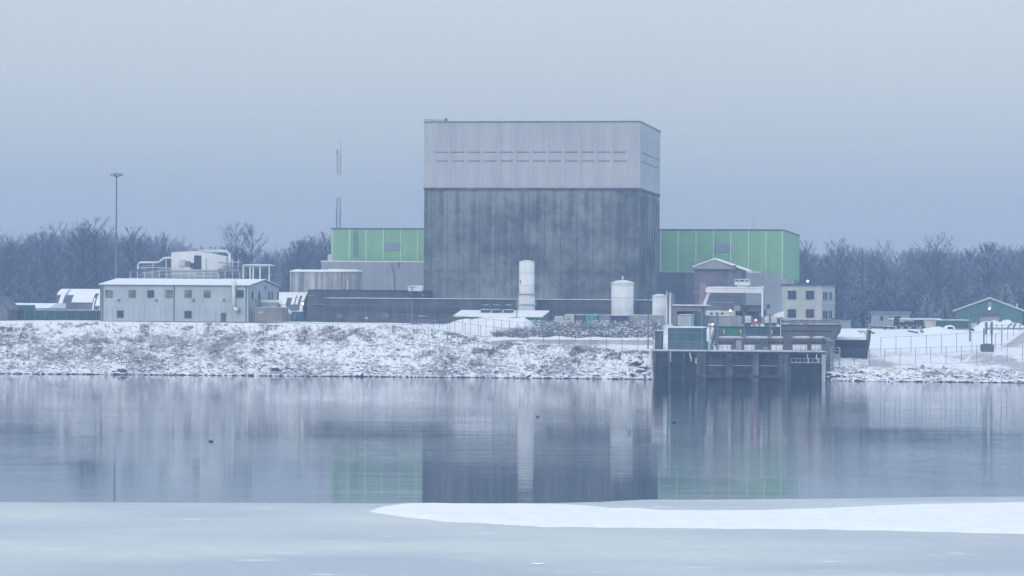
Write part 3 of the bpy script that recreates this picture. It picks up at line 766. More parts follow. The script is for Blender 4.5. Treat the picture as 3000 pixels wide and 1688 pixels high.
# covered stair and beige store beside it
S = Site('beige_shed', 'low beige block store against the gable end of the white office', 'shed', 747, 826, 592, 943)
mb = MB(); mb.box(0, S.L, 0, 5, 0, S.z(902)); mb.build('wall', m_beige, S.root)
S.part('sign_plate', m_pale, 757, 770, 914, 917, -.05, .02)
mb = MB(); mb.box(-.1, S.L + .1, -.1, 5.1, S.z(902), S.z(902) + .1); mb.build('roof', m_creamb, S.root)
S = Site('covered_stair', 'snow topped covered stairway sloping down beside the beige store', 'stair', 768, 812, 600, 942)
mb = MB(); mb.box(0, S.L, 0, 3, S.z(905), S.z(886)); mb.box(0.1, S.L - .1, .2, 2.8, 0, S.z(905)); mb.build('landing', m_white, S.root)
mb = MB(); mb.box(-.2, S.L + .1, -.2, 3.2, S.z(886), S.z(880)); 
x1, x2 = S.L + .1, S.x(851); zA, zB = S.z(880), S.z(915)
mb.prism([(x1, zA - .3), (x2, zB - .3), (x2, zB), (x1, zA)], 'y', -.2, 1.6); mb.build('snowy_roof', m_snow, S.root)
mb = MB()
for k in range(6):
    xx = x1 + (x2 - x1) * k / 5; mb.box(xx - .05, xx + .05, 0, .1, 0, zA + (zB - zA) * k / 5 - .3)
mb.build('post', m_galv, S.root)
S = Site('electrical_cabinet', 'low grey blue cabinet between the covered stair and the dark annex', 'cabinet', 852, 884, 600, 942)
mb = MB(); mb.box(0, S.L, 0, 2, 0, S.z(913)); mb.build('body', m_tealshed, S.root); snowcap(None, 'snow_cap', S.root, 0, S.L, 0, 2, S.z(913), .18)
S.part('door_panel', m_steel, 856, 866, 918, 938, -.04, .02)

# ================================================================== ARCHED STORAGE HUTS
def arch_hut(name, label, px0, px1, Y, pt, pb, patches):
    S = Site(name, label, 'storage hut', px0, px1, Y, pb)
    R = S.z(pt); L = S.L; N_ = 18
    def arc(r0, k): return (R * 1.15 - math.cos(k) * r0 * 1.15, math.sin(k) * r0)
    mb = MB(); pts = [arc(R - .1, math.pi * i / N_) for i in range(N_ + 1)]
    mb.prism(pts, 'x', 0, L); mb.build('shell', m_greyd, S.root)
    mb = MB()
    for (xa, xb, k0, k1) in patches:
        n0 = 12; inner = [arc(R - .06, k0 + (k1 - k0) * i / n0) for i in range(n0 + 1)]; outer = [arc(R + .12, k0 + (k1 - k0) * i / n0) for i in range(n0, -1, -1)]
        mb.prism(inner + outer, 'x', xa * L, xb * L)
    mb.build('snow_cover', m_snow, S.root)
    mb = MB()
    for i in range(int(L / 1.6)):
        pts = [(i * 1.6 + .4, *arc(R - .07, math.pi * j / 10)) for j in range(1, 10)]; mb.tube(pts, .05, 3)
    mb.build('ribs', m_steel, S.root)
    return S
arch_hut('storage_hut', 'rounded snow-plastered hut at the far left of the white office', 152, 420, 640, 848, 942,
         [(.0, .10, .95, 2.2), (.05, .095, .3, .95), (.115, .19, .95, 2.2), (.19, .42, .62, 2.2), (.43, .445, .35, .8), (.46, .51, .5, 2.2), (.51, .56, .35, 2.2), (.57, .60, .25, 2.2), (.61, 1.0, .28, 2.2), (.42, .46, 1.05, 2.2)])
arch_hut('storage_hut', 'rounded snow covered hut glimpsed between white office and dark annex', 700, 884, 641, 857, 942,
         [(.0, .72, .45, 2.2), (.72, .80, .95, 2.2), (.80, .85, .62, 2.2), (.87, .91, .62, 2.2), (.95, 1.0, .15, 2.2), (.85, .95, 1.1, 2.2)])
# green screen wall on the left
S = Site('green_screen_wall', 'long low dark green metal wall in front of the rounded hut', 'wall', 12, 291, 606, 938, a=math.radians(4))
mb = MB(); mb.box(0, S.L, 0, .3, 0, S.z(909)); mb.build('panels', m_dgreen, S.root)
mb = MB()
for i in range(10): x = S.L * i / 9.3; mb.box(x, x + .12, -.12, 0, 0, S.z(908))
mb.build('posts', m_steel, S.root)
snowcap(None, 'snow_cap', S.root, S.x(100), S.L, -.05, .35, S.z(909), .12)
S = Site('flat_roof_shed', 'low green shed with thick snow on its flat roof behind the green wall', 'shed', 14, 139, 625, 940)
mb = MB(); mb.box(0, S.L, 0, 12, 0, S.z(903)); mb.build('wall', m_tealshed, S.root)
mb = MB(); mb.prism([(0, S.z(903)), (12, S.z(903)), (12, S.z(903) + 1.0), (6, S.z(903) + 1.0)], 'x', 0, S.L); mb.build('snowy_roof', m_snow, S.root)
S.part('window', m_dark, 78, 88, 912, 925, -.05, .02)
S = Site('equipment_box', 'square pale green box poking above the dark green wall', 'cabinet', 46, 91, 612, 938)
mb = MB(); mb.box(0, S.L, 0, 2.5, 0, S.z(894)); mb.build('body', m_tealshed, S.root); snowcap(None, 'snow_cap', S.root, 0, S.L, 0, 2.5, S.z(894), .16)
S.part('door_panel', m_trim, 50, 66, 898, 932, -.05, .02)
S = Site('grey_shed', 'grey shed with sloping roof cut off by the picture edge', 'shed', -90, 4, 600, 942)
mb = MB(); w = S.L; z0, z1 = S.z(905), S.z(872)
mb.prism([(0, 0), (w + 1.2, 0), (w + 1.2, z0 - .3), (w - .3, z1), (0, z1)], 'y', 0, 6); mb.build('wall', m_greyd, S.root)
mb = MB(); mb.prism([(w - .4, z1 + .02), (w + 1.5, z0 - .3), (w + 1.5, z0 - .05), (w - .3, z1 + .26)], 'y', -.2, 6.2); mb.build('roof', m_greyd, S.root)

# ================================================================== PIPING PLANT (behind the office)
S = Site('process_plant', 'white cabin among railings and curling white pipes behind the office roof', 'plant', 378, 700, 652, 942)
zd = S.z(812); L = S.L
mb = MB(); mb.box(0, L, 0, 7, zd - .3, zd)
for i in range(9):
    for y in (.3, 6.5): mb.box(L * i / 8 - .12, L * i / 8 + .12, y, y + .24, 0, zd - .3)
mb.build('platform', m_galv, S.root)
# cabin
mb = MB(); xa, xb = S.x(500, 2), S.x(660, 2)
mb.prism([(xa, zd), (xb, zd), (xb, S.z(752)), (S.x(575, 2), S.z(735)), (xa + 1.2, S.z(738)), (xa, S.z(740))], 'y', 2, 6.5)
cb = mb.build('cabin', m_whitep, S.root)
S.part('door', m_dark, 567, 588, 749, 791, 1.9, 2.05, cb); S.part('opening', m_dark, 556, 566.5, 771, 791, 1.9, 2.05, cb)
S.part('vent_box', m_pale, 524, 540, 761, 780, 1.6, 2.05, cb); S.part('control_box', m_steel, 542, 555, 766, 780, 1.6, 2.05, cb)
S.part('side_box', m_whitep, 590, 600, 756, 792, 1.5, 2.05, cb)
# big pipes
mb = MB(); mb.tube([S.pt(585, 736, 2.5), S.pt(655, 736, 2.5), S.pt(664, 738, 2.5), S.pt(670, 744, 2.5), S.pt(672, 768, 2.5)], .27, 10); mb.build('exhaust_pipe', m_whitep, S.root)
mb = MB(); mb.tube([S.pt(403, 790, 1.5), S.pt(403, 774, 1.5), S.pt(408, 769, 1.5), S.pt(462, 769, 1.5), S.pt(472, 762, 1.5), S.pt(480, 756, 1.5), S.pt(500, 755, 2)], .2, 8); mb.build('feed_pipe', m_whitep, S.root)
mb = MB()
for (a, b, py, off, r) in ((378, 700, 806, -.2, .07), (381, 700, 797, -.2, .09), (375, 700, 813.5, -.2, .08), (404, 500, 786, .5, .12), (404, 470, 779, 1.2, .1), (404, 500, 792, .9, .08), (455, 640, 794, -.1, .11), (640, 705, 769, 1, .14), (652, 708, 781, .4, .16), (640, 700, 787, 1, .1), (630, 705, 793, .2, .09), (570, 700, 802, 0, .1)):
    mb.tube([S.pt(a, py, off), S.pt(b, py, off)], r, 6)
mb.build('pipe_rack', m_galv, S.root)
mb = MB()
for k in range(26):
    a = 384 + 300 * rng.random(); b = a + rng.uniform(12, 60); py = rng.choice((788, 791, 796, 799, 803, 809)); off = rng.uniform(-.3, 1.6); mb.tube([S.pt(a, py, off), S.pt(min(b, 700), py, off)], rng.uniform(.04, .09), 5)
    if k % 2: mb.tube([S.pt(a, py, off), S.pt(a, py + rng.uniform(6, 16), off)], .05, 5)
mb.build('small_pipes', m_whitep, S.root)
for (a, b, py) in ((404, 500, 784), (640, 705, 766.5), (652, 708, 778.5), (455, 560, 792)):
    snowcap(None, 'pipe_snow', S.root, S.x(a), S.x(b), .3, .6, S.z(py + 1), .1)
mb = MB()
for i in range(16): px = 380 + i * 21.4; mb.tube([S.pt(px, 795, -.25), S.pt(px, 820, -.25)], .07, 4)
for px in (447, 485, 655, 680, 697): mb.tube([S.pt(px, 760 if px != 447 else 772, .8), S.pt(px, 800, .8)], .09, 5)
mb.build('railing', m_whitep, S.root)
mb = MB(); xa, xb = S.x(640), S.x(706); mb.box(xa, xb, 1.2, 4, S.z(812), S.z(788)); mb.build('pump_skid', m_grey, S.root)
for i in range(6):
    mb = MB(); x = S.x(640 + 11 * i); mb.lathe([(.22, S.z(800)), (.3, S.z(796)), (.3, S.z(789)), (.1, S.z(786))], x, .3, 8); mb.build('valve', m_galv, S.root)
S = Site('pipe_canopy', 'open white frame shelter with snowy roof over steam pipes', 'canopy', 709, 790, 646, 942)
mb = MB(); mb.box(0, S.L, 0, 4, S.z(782), S.z(778)); 
cn = mb.build('roof', m_galv, S.root); snowcap(None, 'snow_cap', cn, -.1, S.L + .1, -.1, 4.1, S.z(778), .3)
for px in (711, 731, 740, 760, 787):
    mb = MB(); x = S.x(px); mb.box(x - .12, x + .12, 0, .24, 0, S.z(782)); mb.build('post', m_whitep, S.root)
mb = MB(); mb.box(S.x(765), S.x(781), 1, 3, 0, S.z(796)); mb.build('tank_box', m_tealshed, S.root)

# ================================================================== STORAGE TANKS
def tank(name, label, px, w, Y, pt, psh, pb, mat, extras=None, snow=False, group=None, seg=36):
    c = P(px, pb, Y); R = w / 2 / F * Y
    t = thing(name, label, 'tank', (c.x, Y + R, c.z), 0, group)
    def z(py): return PZ(px, py, Y) - c.z
    mb = MB(); mb.lathe([(R, 0), (R, z(psh))], seg=seg); sh = mb.build('shell', mat, t)
    if not snow:
        hh = z(psh); k = 1
        while k * 2.35 < hh:
            sm = MB(); zz = k * 2.35; sm.lathe([(R + .002, zz - .05), (R + .03, zz - .03), (R + .03, zz + .03), (R + .002, zz + .05)], seg=seg); sm.build('weld_band', m_pale, sh); k += 1
    rm = MB(); rm.lathe([(R * 1.02, z(psh)), (R * 1.02, z(psh) + .1), (R * .8, z(psh) + (z(pt) - z(psh)) * .45), (R * .4, z(pt) - (z(pt) - z(psh)) * .15), (.05, z(pt))], seg=seg)
    rm.build('roof', m_snow if snow else mat, t)
    if snow:
        rs = MB(); rs.smooth = True; n_ = 60
        for j in range(n_):
            a = 2 * math.pi * j / n_; th = .34 + .16 * mnoise.noise(Vector((math.cos(a) * 2.5, math.sin(a) * 2.5, px)))
            for rr, zz_ in ((R * 1.03, z(psh) - .04), (R * 1.045, z(psh) + th * .6), (R * .98, z(psh) + th), (R * .7, z(psh) + th * 1.1 + (z(pt) - z(psh)) * .5)): rs.v.append((math.cos(a) * rr, math.sin(a) * rr, zz_))
        for j in range(n_):
            for k in range(3): a = j * 4 + k; b = ((j + 1) % n_) * 4 + k; rs.face([a, b, b + 1, a + 1])
        rs.build('snow_rim', m_snow, t)
    return t, R, z
t, R, z = tank('round_tank', 'stained pale round tank, hindmost of the pair by the dark annex', 905, 122, 655, 793, 797, 942, m_stainw, snow=True)
t, R, z = tank('round_tank', 'wider stained round tank with white snow roof above the dark annex', 980, 150, 638, 792, 797, 942, m_stainw, snow=True)
mb = MB()
for k in range(24):
    a = -math.pi * k / 23; mb.box(math.cos(a) * R - .05, math.cos(a) * R + .05, math.sin(a) * (R + .05) - .05, math.sin(a) * (R + .05) + .05, 0, z(798))
mb.build('stave_ribs', m_pale, t)
mb = MB(); a = -1.05; mb.box(math.cos(a) * R - .1, math.cos(a) * R + .12, math.sin(a) * R - .5, math.sin(a) * R - .05, z(852), z(822)); mb.build('overflow_pipe', m_whitep, t)

t, R, z = tank('tall_white_tank', 'tallest slim white upright tank with two ring collars', 1542, 45, 604, 762, 767, 945, m_whitep)
mb = MB(); mb.lathe([(R + .14, z(945)), (R + .14, z(862)), (R, z(861))], seg=32); mb.build('lower_jacket', m_whitep, t)
for py in (861, 892):
    mb = MB(); mb.lathe([(R + .1, z(py) - .09), (R + .45, z(py) - .06), (R + .45, z(py) + .1), (R + .1, z(py) + .13)], seg=32)
    mb.build('ring_platform', m_pale, t)
mb = MB()
for k in range(3): mb.tube([((R + .32) * (-1 if k == 0 else 1), -.6 + .5 * k, z(892)), ((R + .32) * (-1 if k == 0 else 1), -.6 + .5 * k, z(861))], .05, 4)
mb.tube([(-R - .35, -.5, 0), (-R - .35, -.5, z(856))], .06, 5); mb.build('access_pipe', m_galv, t)
mb = MB(); a = -2.5; mb.box(math.cos(a) * R - .12, math.cos(a) * R + .1, math.sin(a) * R - .1, math.sin(a) * R + .1, z(830), z(820)); mb.build('nozzle', m_steel, t)
t, R, z = tank('white_tank', 'broad white domed tank with vent pipe behind the navy container', 1824, 66, 604, 820, 829, 945, m_whitep)
mb = MB(); mb.lathe([(.14, z(821)), (.14, z(815)), (.22, z(814)), (.06, z(808))], seg=8); mb.build('vent_pipe', m_whitep, t)
mb = MB(); xx = R + .3
for y in (-.25, .25): mb.tube([(xx, y, 0), (xx, y, z(826))], .05, 4)
for i in range(22): mb.tube([(xx, -.25, .4 + i * .33), (xx, .25, .4 + i * .33)], .03, 3)
for i in range(5): mb.tube([(R - .02, 0, 1 + i * 1.5), (xx, 0, 1 + i * 1.5)], .04, 4)
mb.build('ladder', m_galv, t)
mb = MB(); mb.lathe([(R + .02, z(831)), (R + .1, z(830)), (R + .1, z(828)), (R + .02, z(827))], seg=36); mb.build('rim', m_whitep, t)
t, R, z = tank('small_white_tank', 'small white round tank between broad tank and dark gabled building', 1932, 42, 600, 861, 867, 945, m_whitep)
mb = MB(); mb.lathe([(R + .01, z(868)), (R + .08, z(867)), (R + .01, z(865.5))], seg=28); mb.build('rim', m_whitep, t)

# vertical pipes next to the small tank
Y = 598; c = P(1968, 950, Y)
t = thing('pipe_stack', 'bundle of tall white vertical pipes beside the small white tank', 'pipes', (c.x, Y, c.z))
for (px, pt, r, m_) in ((1953, 853, .12, m_whitep), (1957, 856, .08, m_steel), (1963, 857, .24, m_whitep), (1972, 862, .18, m_galv), (1979, 870, .08, m_steel), (1961, 920, .1, m_dark)):
    mb = MB(); x = PX(px, 900, Y) - c.x; mb.tube([(x, 0, 0), (x, 0, PZ(px, pt, Y) - c.z)], r, 8); mb.build('pipe', m_, t)
mb = MB(); mb.tube([(PX(1951, 900, Y) - c.x, .3, PZ(1951, 855, Y) - c.z), (PX(1982, 900, Y) - c.x, .3, PZ(1982, 864, Y) - c.z)], .07, 5)
mb.box(PX(1958, 900, Y) - c.x, PX(1968, 900, Y) - c.x, .2, 1.2, 0, PZ(1960, 922, Y) - c.z); mb.build('manifold', m_steel, t)

# ================================================================== DARK ANNEX
S = Site('long_annex', 'long low dark concrete annex with snow-lined ledge before the reactor', 'building', 951, 1912, 618, 948)
L = S.L; z1 = S.z(879)
mb = MB(); mb.box(0, L, 0, 9, 0, z1)
mb.box(0.2, L - .2, -.25, 0, S.z(905) - .12, S.z(905) + .10)
for i in range(22): mb.box(L * i / 22 + 1, L * i / 22 + 1.25, -.12, 0, 0, z1 - .4)
mb.build('wall', m_annex, S.root)
mb = MB(); mb.box(-.15, L + .1, -.2, 9.0, z1, z1 + .14); mb.build('coping', m_conc_dd, S.root)
snowcap(None, 'snow_cap', S.root, -.1, L, -.22, 8.9, z1 + .14, .13)
for px in (1068, 1237): S.part('wall_vent', m_pale, px, px + 9, 929, 935, -.1, 0)
for (a, b) in ((1280, 1296), (1610, 1624), (1700, 1712)): S.part('door', m_dark, a, b, 915, 944, -.05, .02)
S.part('cable_tray', m_steel, 960, 1500, 911, 912, -.35, -.1)
for (a, b) in ((985, 1002), (1120, 1138), (1655, 1672), (1735, 1752)): S.part('wall_box', m_steel, a, b, 918, 932, -.5, 0)
S = Site('annex_block', 'taller dark concrete block rising above the left part of the long annex', 'building', 889, 1239, 634, 948)
L = S.L; z1 = S.z(852)
mb = MB(); mb.prism([(0.4, 0), (L, 0), (L, z1), (.9, z1)], 'y', 0, 10); mb.build('wall', m_annex, S.root)
mb = MB(); mb.box(.8, L + .1, -.15, 10, z1, z1 + .16); mb.build('coping', m_conc_dd, S.root)
mb = MB(); mb.box(S.x(902), S.x(920), -.06, 0, S.z(868), S.z(867)); mb.build('ledge', m_pale, S.root)
mb = MB(); S.b(mb, 918, 948, 889, 893, -.5, 0); mb.build('door_canopy', m_steel, S.root)
mb = MB(); mb.lathe([(.25, S.z(886)), (.3, S.z(884)), (.1, S.z(882))], S.x(890) - .05, -1.0, 10); mb.tube([(S.x(890), -1, S.z(884)), (S.x(895), 0, S.z(884))], .06, 4); fx = mb.build('wall_lamp', m_steel, S.root)
m = MB(); m.smooth = True; m.blob((S.x(889.5), -1.0, S.z(891)), .22, (1, 1, 1), 0, 2); m.build('bulb', m_lamp, fx)
for px in (1236.5,):
    mb = MB(); S.b(mb, px - 2, px + 3, 862, 867, -.6, -.1); mb.build('lamp_box', m_galv, S.root)

def light_pole(name, label, px, pt, pb, Y, head=None, r=.09, mat=None, z=None):
    c = P(px, pb, Y)
    if z is not None: c.z = z
    t = thing(name, label, 'light pole', (PX(px, pb, Y), Y, c.z))
    h = PZ(px, pt, Y) - c.z; mb = MB(); mb.tube([(0, 0, 0), (0, 0, h)], r * 1.3, 8, r); mb.build('pole', mat or m_steel, t)
    if head:
        (a, b, w, hh) = head; m = MB()
        m.tube([(a * .9, 0, h - .12), (b * .9, 0, h - .12)], .05, 5); m.build('arm', mat or m_steel, t)
        for x in (a, b):
            m = MB(); m.prism([(x - w / 2, h - hh * .5), (x + w / 2, h - hh * .6), (x + w * .4, h + hh * .3), (x - w * .4, h + hh * .4)], 'y', -.25, .25); m.build('lamp_head', m_steel, t)
    return t
S = Site('rooftop_box', 'white snow covered box on the roof edge of the dark annex', 'roof unit', 1195, 1237, 630, 853)
mb = MB(); mb.box(0, S.L, 0, 1.8, 0, S.z(841)); mb.build('body', m_whitep, S.root); snowcap(None, 'snow_cap', S.root, -.05, S.L + .05, -.05, 1.85, S.z(841), .35)
mb = MB(); mb.box(.2, .5, .2, 1.6, -.6, 0); mb.box(S.L - .5, S.L - .2, .2, 1.6, -.6, 0); mb.build('feet', m_steel, S.root)
light_pole('light_pole', 'thin pole standing in front of the dark annex beneath the white roof box', 1206, 841, 952, 590, (-.35, .35, .3, .2))
light_pole('light_pole', 'tall thin pole in front of the slim white tank', 1513, 858, 990, 575, (-.05, .3, .3, .2), mat=m_galv)
light_pole('light_pole', 'tall pole at the end of the fence left of the small white tank', 1898, 848, 1031, 548, (-.5, .1, .55, .3))
light_pole('light_pole', 'tall slender pole on the snow slope with crossbar lamps near the green gabled shed', 2841, 933, 1001, 575, (-.35, .45, .45, .2), r=.13)
light_pole('light_pole', 'very thin tall pole rising before the woods left of the green gabled shed', 2839, 845, 945, 660, r=.07)

# parked car by annex, snow on the roof
def car(name, label, x, y, z, rz, body, L=4.5, W=1.8, Hh=1.45, cat='car', group=None, snow=True, kind='car'):
    t = thing(name, label, cat, (x, y, z), rz, group)
    mb = MB(); hl = L / 2
    pr = [(-hl, .35), (-hl + .05, .75), (-hl * .55, .92), (-hl * .28, Hh), (hl * .45, Hh - .02), (hl * .8, .95), (hl - .05, .85), (hl, .4), (hl - .1, .22), (-hl + .1, .22)]
    mb.prism(pr, 'y', -W / 2, W / 2); mb.build('body', body, t)
    mb = MB(); gp = [(-hl * .50, .95), (-hl * .27, Hh - .08), (hl * .43, Hh - .1), (hl * .72, .98)]; mb.prism(gp, 'y', -W / 2 - .015, W / 2 + .015)
    mb.box(-hl * .56, -hl * .45, -W * .42, W * .42, .95, Hh - .35); mb.build('window', m_glass, t)
    for sx in (-1, 1):
        for sy in (-1, 1):
            w_ = MB(); w_.tube([(sx * hl * .62, sy * W / 2 - .12 * sy, .32), (sx * hl * .62, sy * W / 2 + .03 * sy, .32)], .32, 14); wh = w_.build('wheel', m_black, t)
            h_ = MB(); h_.tube([(sx * hl * .62, sy * W / 2 + .031 * sy, .32), (sx * hl * .62, sy * W / 2 + .045 * sy, .32)], .18, 10); h_.build('rim', m_galv, wh)
    for sy in (-.6, .6):
        h_ = MB(); h_.box(-hl - .02, -hl + .08, sy - .18, sy + .18, .55, .72); h_.build('headlight', m_pale, t)
    if snow: snowcap(None, 'snow_cap', t, -hl * .2, hl * .4, -W * .42, W * .42, Hh - .01, .18)
    return t
c = P(1238, 948, 596)
car('parked_car', 'dark car parked against the dark annex with snow on its roof', PX(1240, 948, 596), 596, c.z - .1, -GRID + math.pi, m_slate, 4.9)

# ================================================================== SNOW PILES
def heap(name, label, prof_pts, Y, depth, zb, cat='snow pile', mat=None, rough=.25):
    """prof_pts: (px, py) skyline of the heap"""
    n = 70; kk = 18; pa, pb_ = prof_pts[0][0], prof_pts[-1][0]
    cx = PX((pa + pb_) / 2, 940, Y)
    mb = MB(); mb.smooth = True
    for i in range(n + 1):
        px = pa + (pb_ - pa) * i / n; py = interp(prof_pts, px); zc = PZ(px, py, Y + depth * .5); x = PX(px, py, Y + depth / 2)
        hgt = max(0.02, zc - zb)
        for k in range(kk + 1):
            t = k / kk; s = math.sin(math.pi * min(1, t * 1.0)) ** .8
            y = Y + depth * t
            nv = mnoise.noise(Vector((x * .5, y * .5, 3))) * rough + mnoise.noise(Vector((x * 1.6, y * 1.6, 3))) * rough * .5
            mb.v.append((x - cx, y - Y, -.6 + (hgt + .6) * s + (nv * min(1, hgt) * s if 0 < k < kk else 0)))
    for i in range(n):
        for k in range(kk): a = i * (kk + 1) + k; mb.face([a, a + kk + 1, a + kk + 2, a + 1])
    o = mb.build(name, mat or m_snow, loc=(cx, Y, zb)); tag(o, label, cat); return o
heap('snow_pile', 'large ploughed snow pile under the flat white roof beside the slim tank', [(1276, 972), (1286, 968), (1305, 950), (1352, 936), (1366, 933), (1382, 936), (1400, 932), (1427, 930), (1471, 927), (1505, 931), (1535, 930), (1556, 944), (1572, 960), (1584, 972)], 566, 20, 7.2)
heap('snow_pile', 'lumpy snow pile in front of the pale door of the green gabled shed', [(2846, 962), (2862, 957), (2884, 944), (2900, 941), (2915, 940), (2930, 946), (2942, 938), (2955, 940), (2966, 950), (2985, 948), (3000, 956), (3030, 960)], 612, 12, 8.2, rough=.5)
heap('snow_pile', 'small rounded snow pile in front of the cream building and green container', [(2700, 965), (2722, 960), (2735, 957), (2752, 957), (2768, 963), (2780, 966)], 606, 8, 7.9)

# ================================================================== LOW SNOWY-ROOF SHED with coolers
S = Site('cooler_shed', 'long low shed with flat white snow roof and green end wall', 'shed', 1334, 1588, 592, 950)
L = S.L; zf = S.z(928)
mb = MB(); mb.box(0.2, L - .3, .4, 8, 0, zf); mb.build('wall', m_bright, S.root)
mb = MB(); mb.prism([(-.3, zf - .05), (8.4, zf + .95), (8.4, zf + 1.2), (-.3, zf + .2)], 'x', -.35, L + .1); mb.build('snowy_roof', m_snow, S.root)
for i, px in enumerate((1420, 1453, 1487)):
    mb = MB(); x = S.x(px, 4); z0 = zf + .7
    mb.box(x - .8, x + .8, 4, 6, z0 - .2, z0 + .55); cu = mb.build('cooling_unit', m_dgreen, S.root)
    snowcap(None, 'snow_cap', cu, x - .85, x + .85, 3.95, 6.05, z0 + .55, .22)
    mb = MB(); mb.box(x - .65, x + .65, 4.3, 5.8, z0 + 1.05, z0 + 1.45)
    mb.tube([(x - .6, 4.4, z0 + .5), (x - .6, 4.4, z0 + 1.1)], .05, 4); mb.tube([(x + .6, 4.4, z0 + .5), (x + .6, 4.4, z0 + 1.1)], .05, 4)
    fh = mb.build('fan_housing', m_dgreen, cu); snowcap(None, 'fan_snow', cu, x - .65, x + .65, 4.3, 5.8, z0 + 1.45, .1)

# ================================================================== CONTAINER ROW
def container(name, label, px0, px1, pt, pb, Y, mat, depth=6.0, cat='container', snow=.1, door=True, group=None):
    S = Site(name, label, cat, px0, px1, Y, pb, group=group); L = S.L; h = S.z(pt)
    mb = MB(); mb.box(0, L, 0, depth, .12, h); mb.build('body', mat, S.root)
    f = MB(); t = .09
    for x in (0, L - t): f.box(x - .01, x + t + .01, -.05, .04, 0, h + .02)
    f.box(0, L, -.05, .04, .0, .14); f.box(0, L, -.05, .04, h - t, h + .02); f.build('corner_frame', m_steel if mat is not m_creamb else m_pale, S.root)
    if door:
        d = MB()
        for x in (L * .3, L * .45, L * .55, L * .7): d.tube([(x, -.06, .25), (x, -.06, h - .15)], .025, 4)
        d.build('lock_bars', m_galv, S.root)
    if snow: snowcap(None, 'snow_cap', S.root, 0, L, -.02, depth, h + .02, snow)
    return S
G = 'containers lined up in the yard behind the shrubs'
container('storage_container', 'small white cabinet, leftmost of the row behind the shrubs', 1624, 1649, 928, 956, 585, m_creamb, 2.5, group=G)
S = container('storage_container', 'pale cream container with a small dark plate in the yard row', 1653, 1680, 923, 956, 586, m_creamb, group=G)
S.part('plate', m_steel, 1660, 1668, 934, 938, -.08, 0)
container('storage_container', 'dull slate purple container between the cream and teal ones', 1682, 1709, 923, 956, 587, m_slate, group=G)
container('storage_container', 'bright teal green shipping container in the yard row', 1713, 1750, 924, 956, 586, m_teal, group=G)
container('storage_container', 'plain light grey container between teal and navy ones', 1752, 1787, 924, 956, 587, m_grey, group=G)
container('storage_container', 'wide navy blue container at the foot of the broad white tank', 1789, 1838, 925, 955, 583, m_navy, group=G)
S = Site('yard_wall', 'low light grey walled enclosure right of the navy container', 'wall', 1840, 1943, 584, 956)
mb = MB(); mb.box(0, S.L, 0, .5, 0, S.z(924)); mb.build('panels', m_grey, S.root)
S.part('hatch', m_louver, 1897, 1910, 938, 948, -.06, .02)
snowcap(None, 'snow_cap', S.root, 0, S.L, -.05, .55, S.z(924), .12)

# retaining wall below the shrubs
S = Site('retaining_wall', 'long pale retaining wall topped with snow below the snowy shrubs', 'wall', 1440, 1912, 556, 1028, a=math.radians(1.2))
L = S.L; m = MB(); n = 40
for i in range(n):
    x0, x1 = L * i / n, L * (i + 1) / n; px = 1440 + 472 * (i + .5) / n
    zt = S.z(interp([(1440, 1000), (1500, 996), (1560, 995), (1912, 997)], px), (x0 + x1) / 2)
    m.box(x0, x1 - (.03 if i % 4 == 3 else 0), 0, .5, -1.0, zt)
m.build('wall_panels', m_conc_l, S.root)
ww = MB(); ww.smooth = True
for i in range(n * 2 + 1):
    x = L * i / (n * 2); px = 1440 + 472 * i / (n * 2); z0 = S.z(interp([(1440, 1000), (1500, 996), (1560, 995), (1912, 997)], px), x)
    hh = .35 + .35 * mnoise.noise(Vector((x * .3, 0, 0))) ; hh = max(.15, hh)
    ww.v += [(x, -.12, z0 - .02), (x, -.06, z0 + hh * .6), (x, .6, z0 + hh), (x, 4.0, z0 + hh * 1.2), (x, 7, z0 - .6)]
for i in range(n * 2):
    for k in range(4): a = i * 5 + k; ww.face([a, a + 5, a + 6, a + 1])
ww.build('snow_cap', m_snow, S.root)

# ================================================================== GABLED BUILDING behind the crane
S = Site('gabled_building', 'dark walled building with pale triangular gable before the green hall', 'building', 2033, 2172, 628, 948)
L = S.L; z1 = S.z(788, S.x(2095)); za = S.z(760, S.x(2090), 0)
mb = MB(); mb.box(0, L, 0, 10, 0, z1); mb.build('wall', m_greyd, S.root)
xm = S.x(2091)
mb = MB(); mb.prism([(-.2, z1), (S.x(2158), z1), (xm, za), (S.x(2042), z1 + 1.2)], 'y', -.25, 9); mb.build('gable', m_grey, S.root)
mb = MB(); xr = S.x(2190); zr = S.z(795, S.x(2188))
mb.prism([(xm, za), (xr, zr), (xr, zr + .3), (xm, za + .28)], 'y', -.5, 10); mb.prism([(-.3, S.z(783, 0)), (xm, za), (xm, za + .2), (-.3, S.z(783, 0) + .2)], 'y', -.5, 10)
mb.build('roof', m_snow, S.root)
mb = MB(); mb.box(-.2, S.x(2160), -.35, -.25, z1 - .18, z1); mb.build('eave', m_trim, S.root)
mb = MB(); x = S.x(2151); mb.tube([(x, -.6, S.z(777)), (x, -.6, S.z(792))], .14, 6); mb.tube([(x, -.6, S.z(779)), (x + .4, -.6, S.z(778))], .1, 5); mb.build('camera_mast', m_steel, S.root)
S.part('side_panel', m_greyd, 2158, 2176, 790, 858, 1.5, 9)
for (a, b, c, d) in ((2028, 2052, 855, 856), (2085, 2150, 886, 887)): S.part('ledge', m_pale, a, b, c, d, -.3, 0)
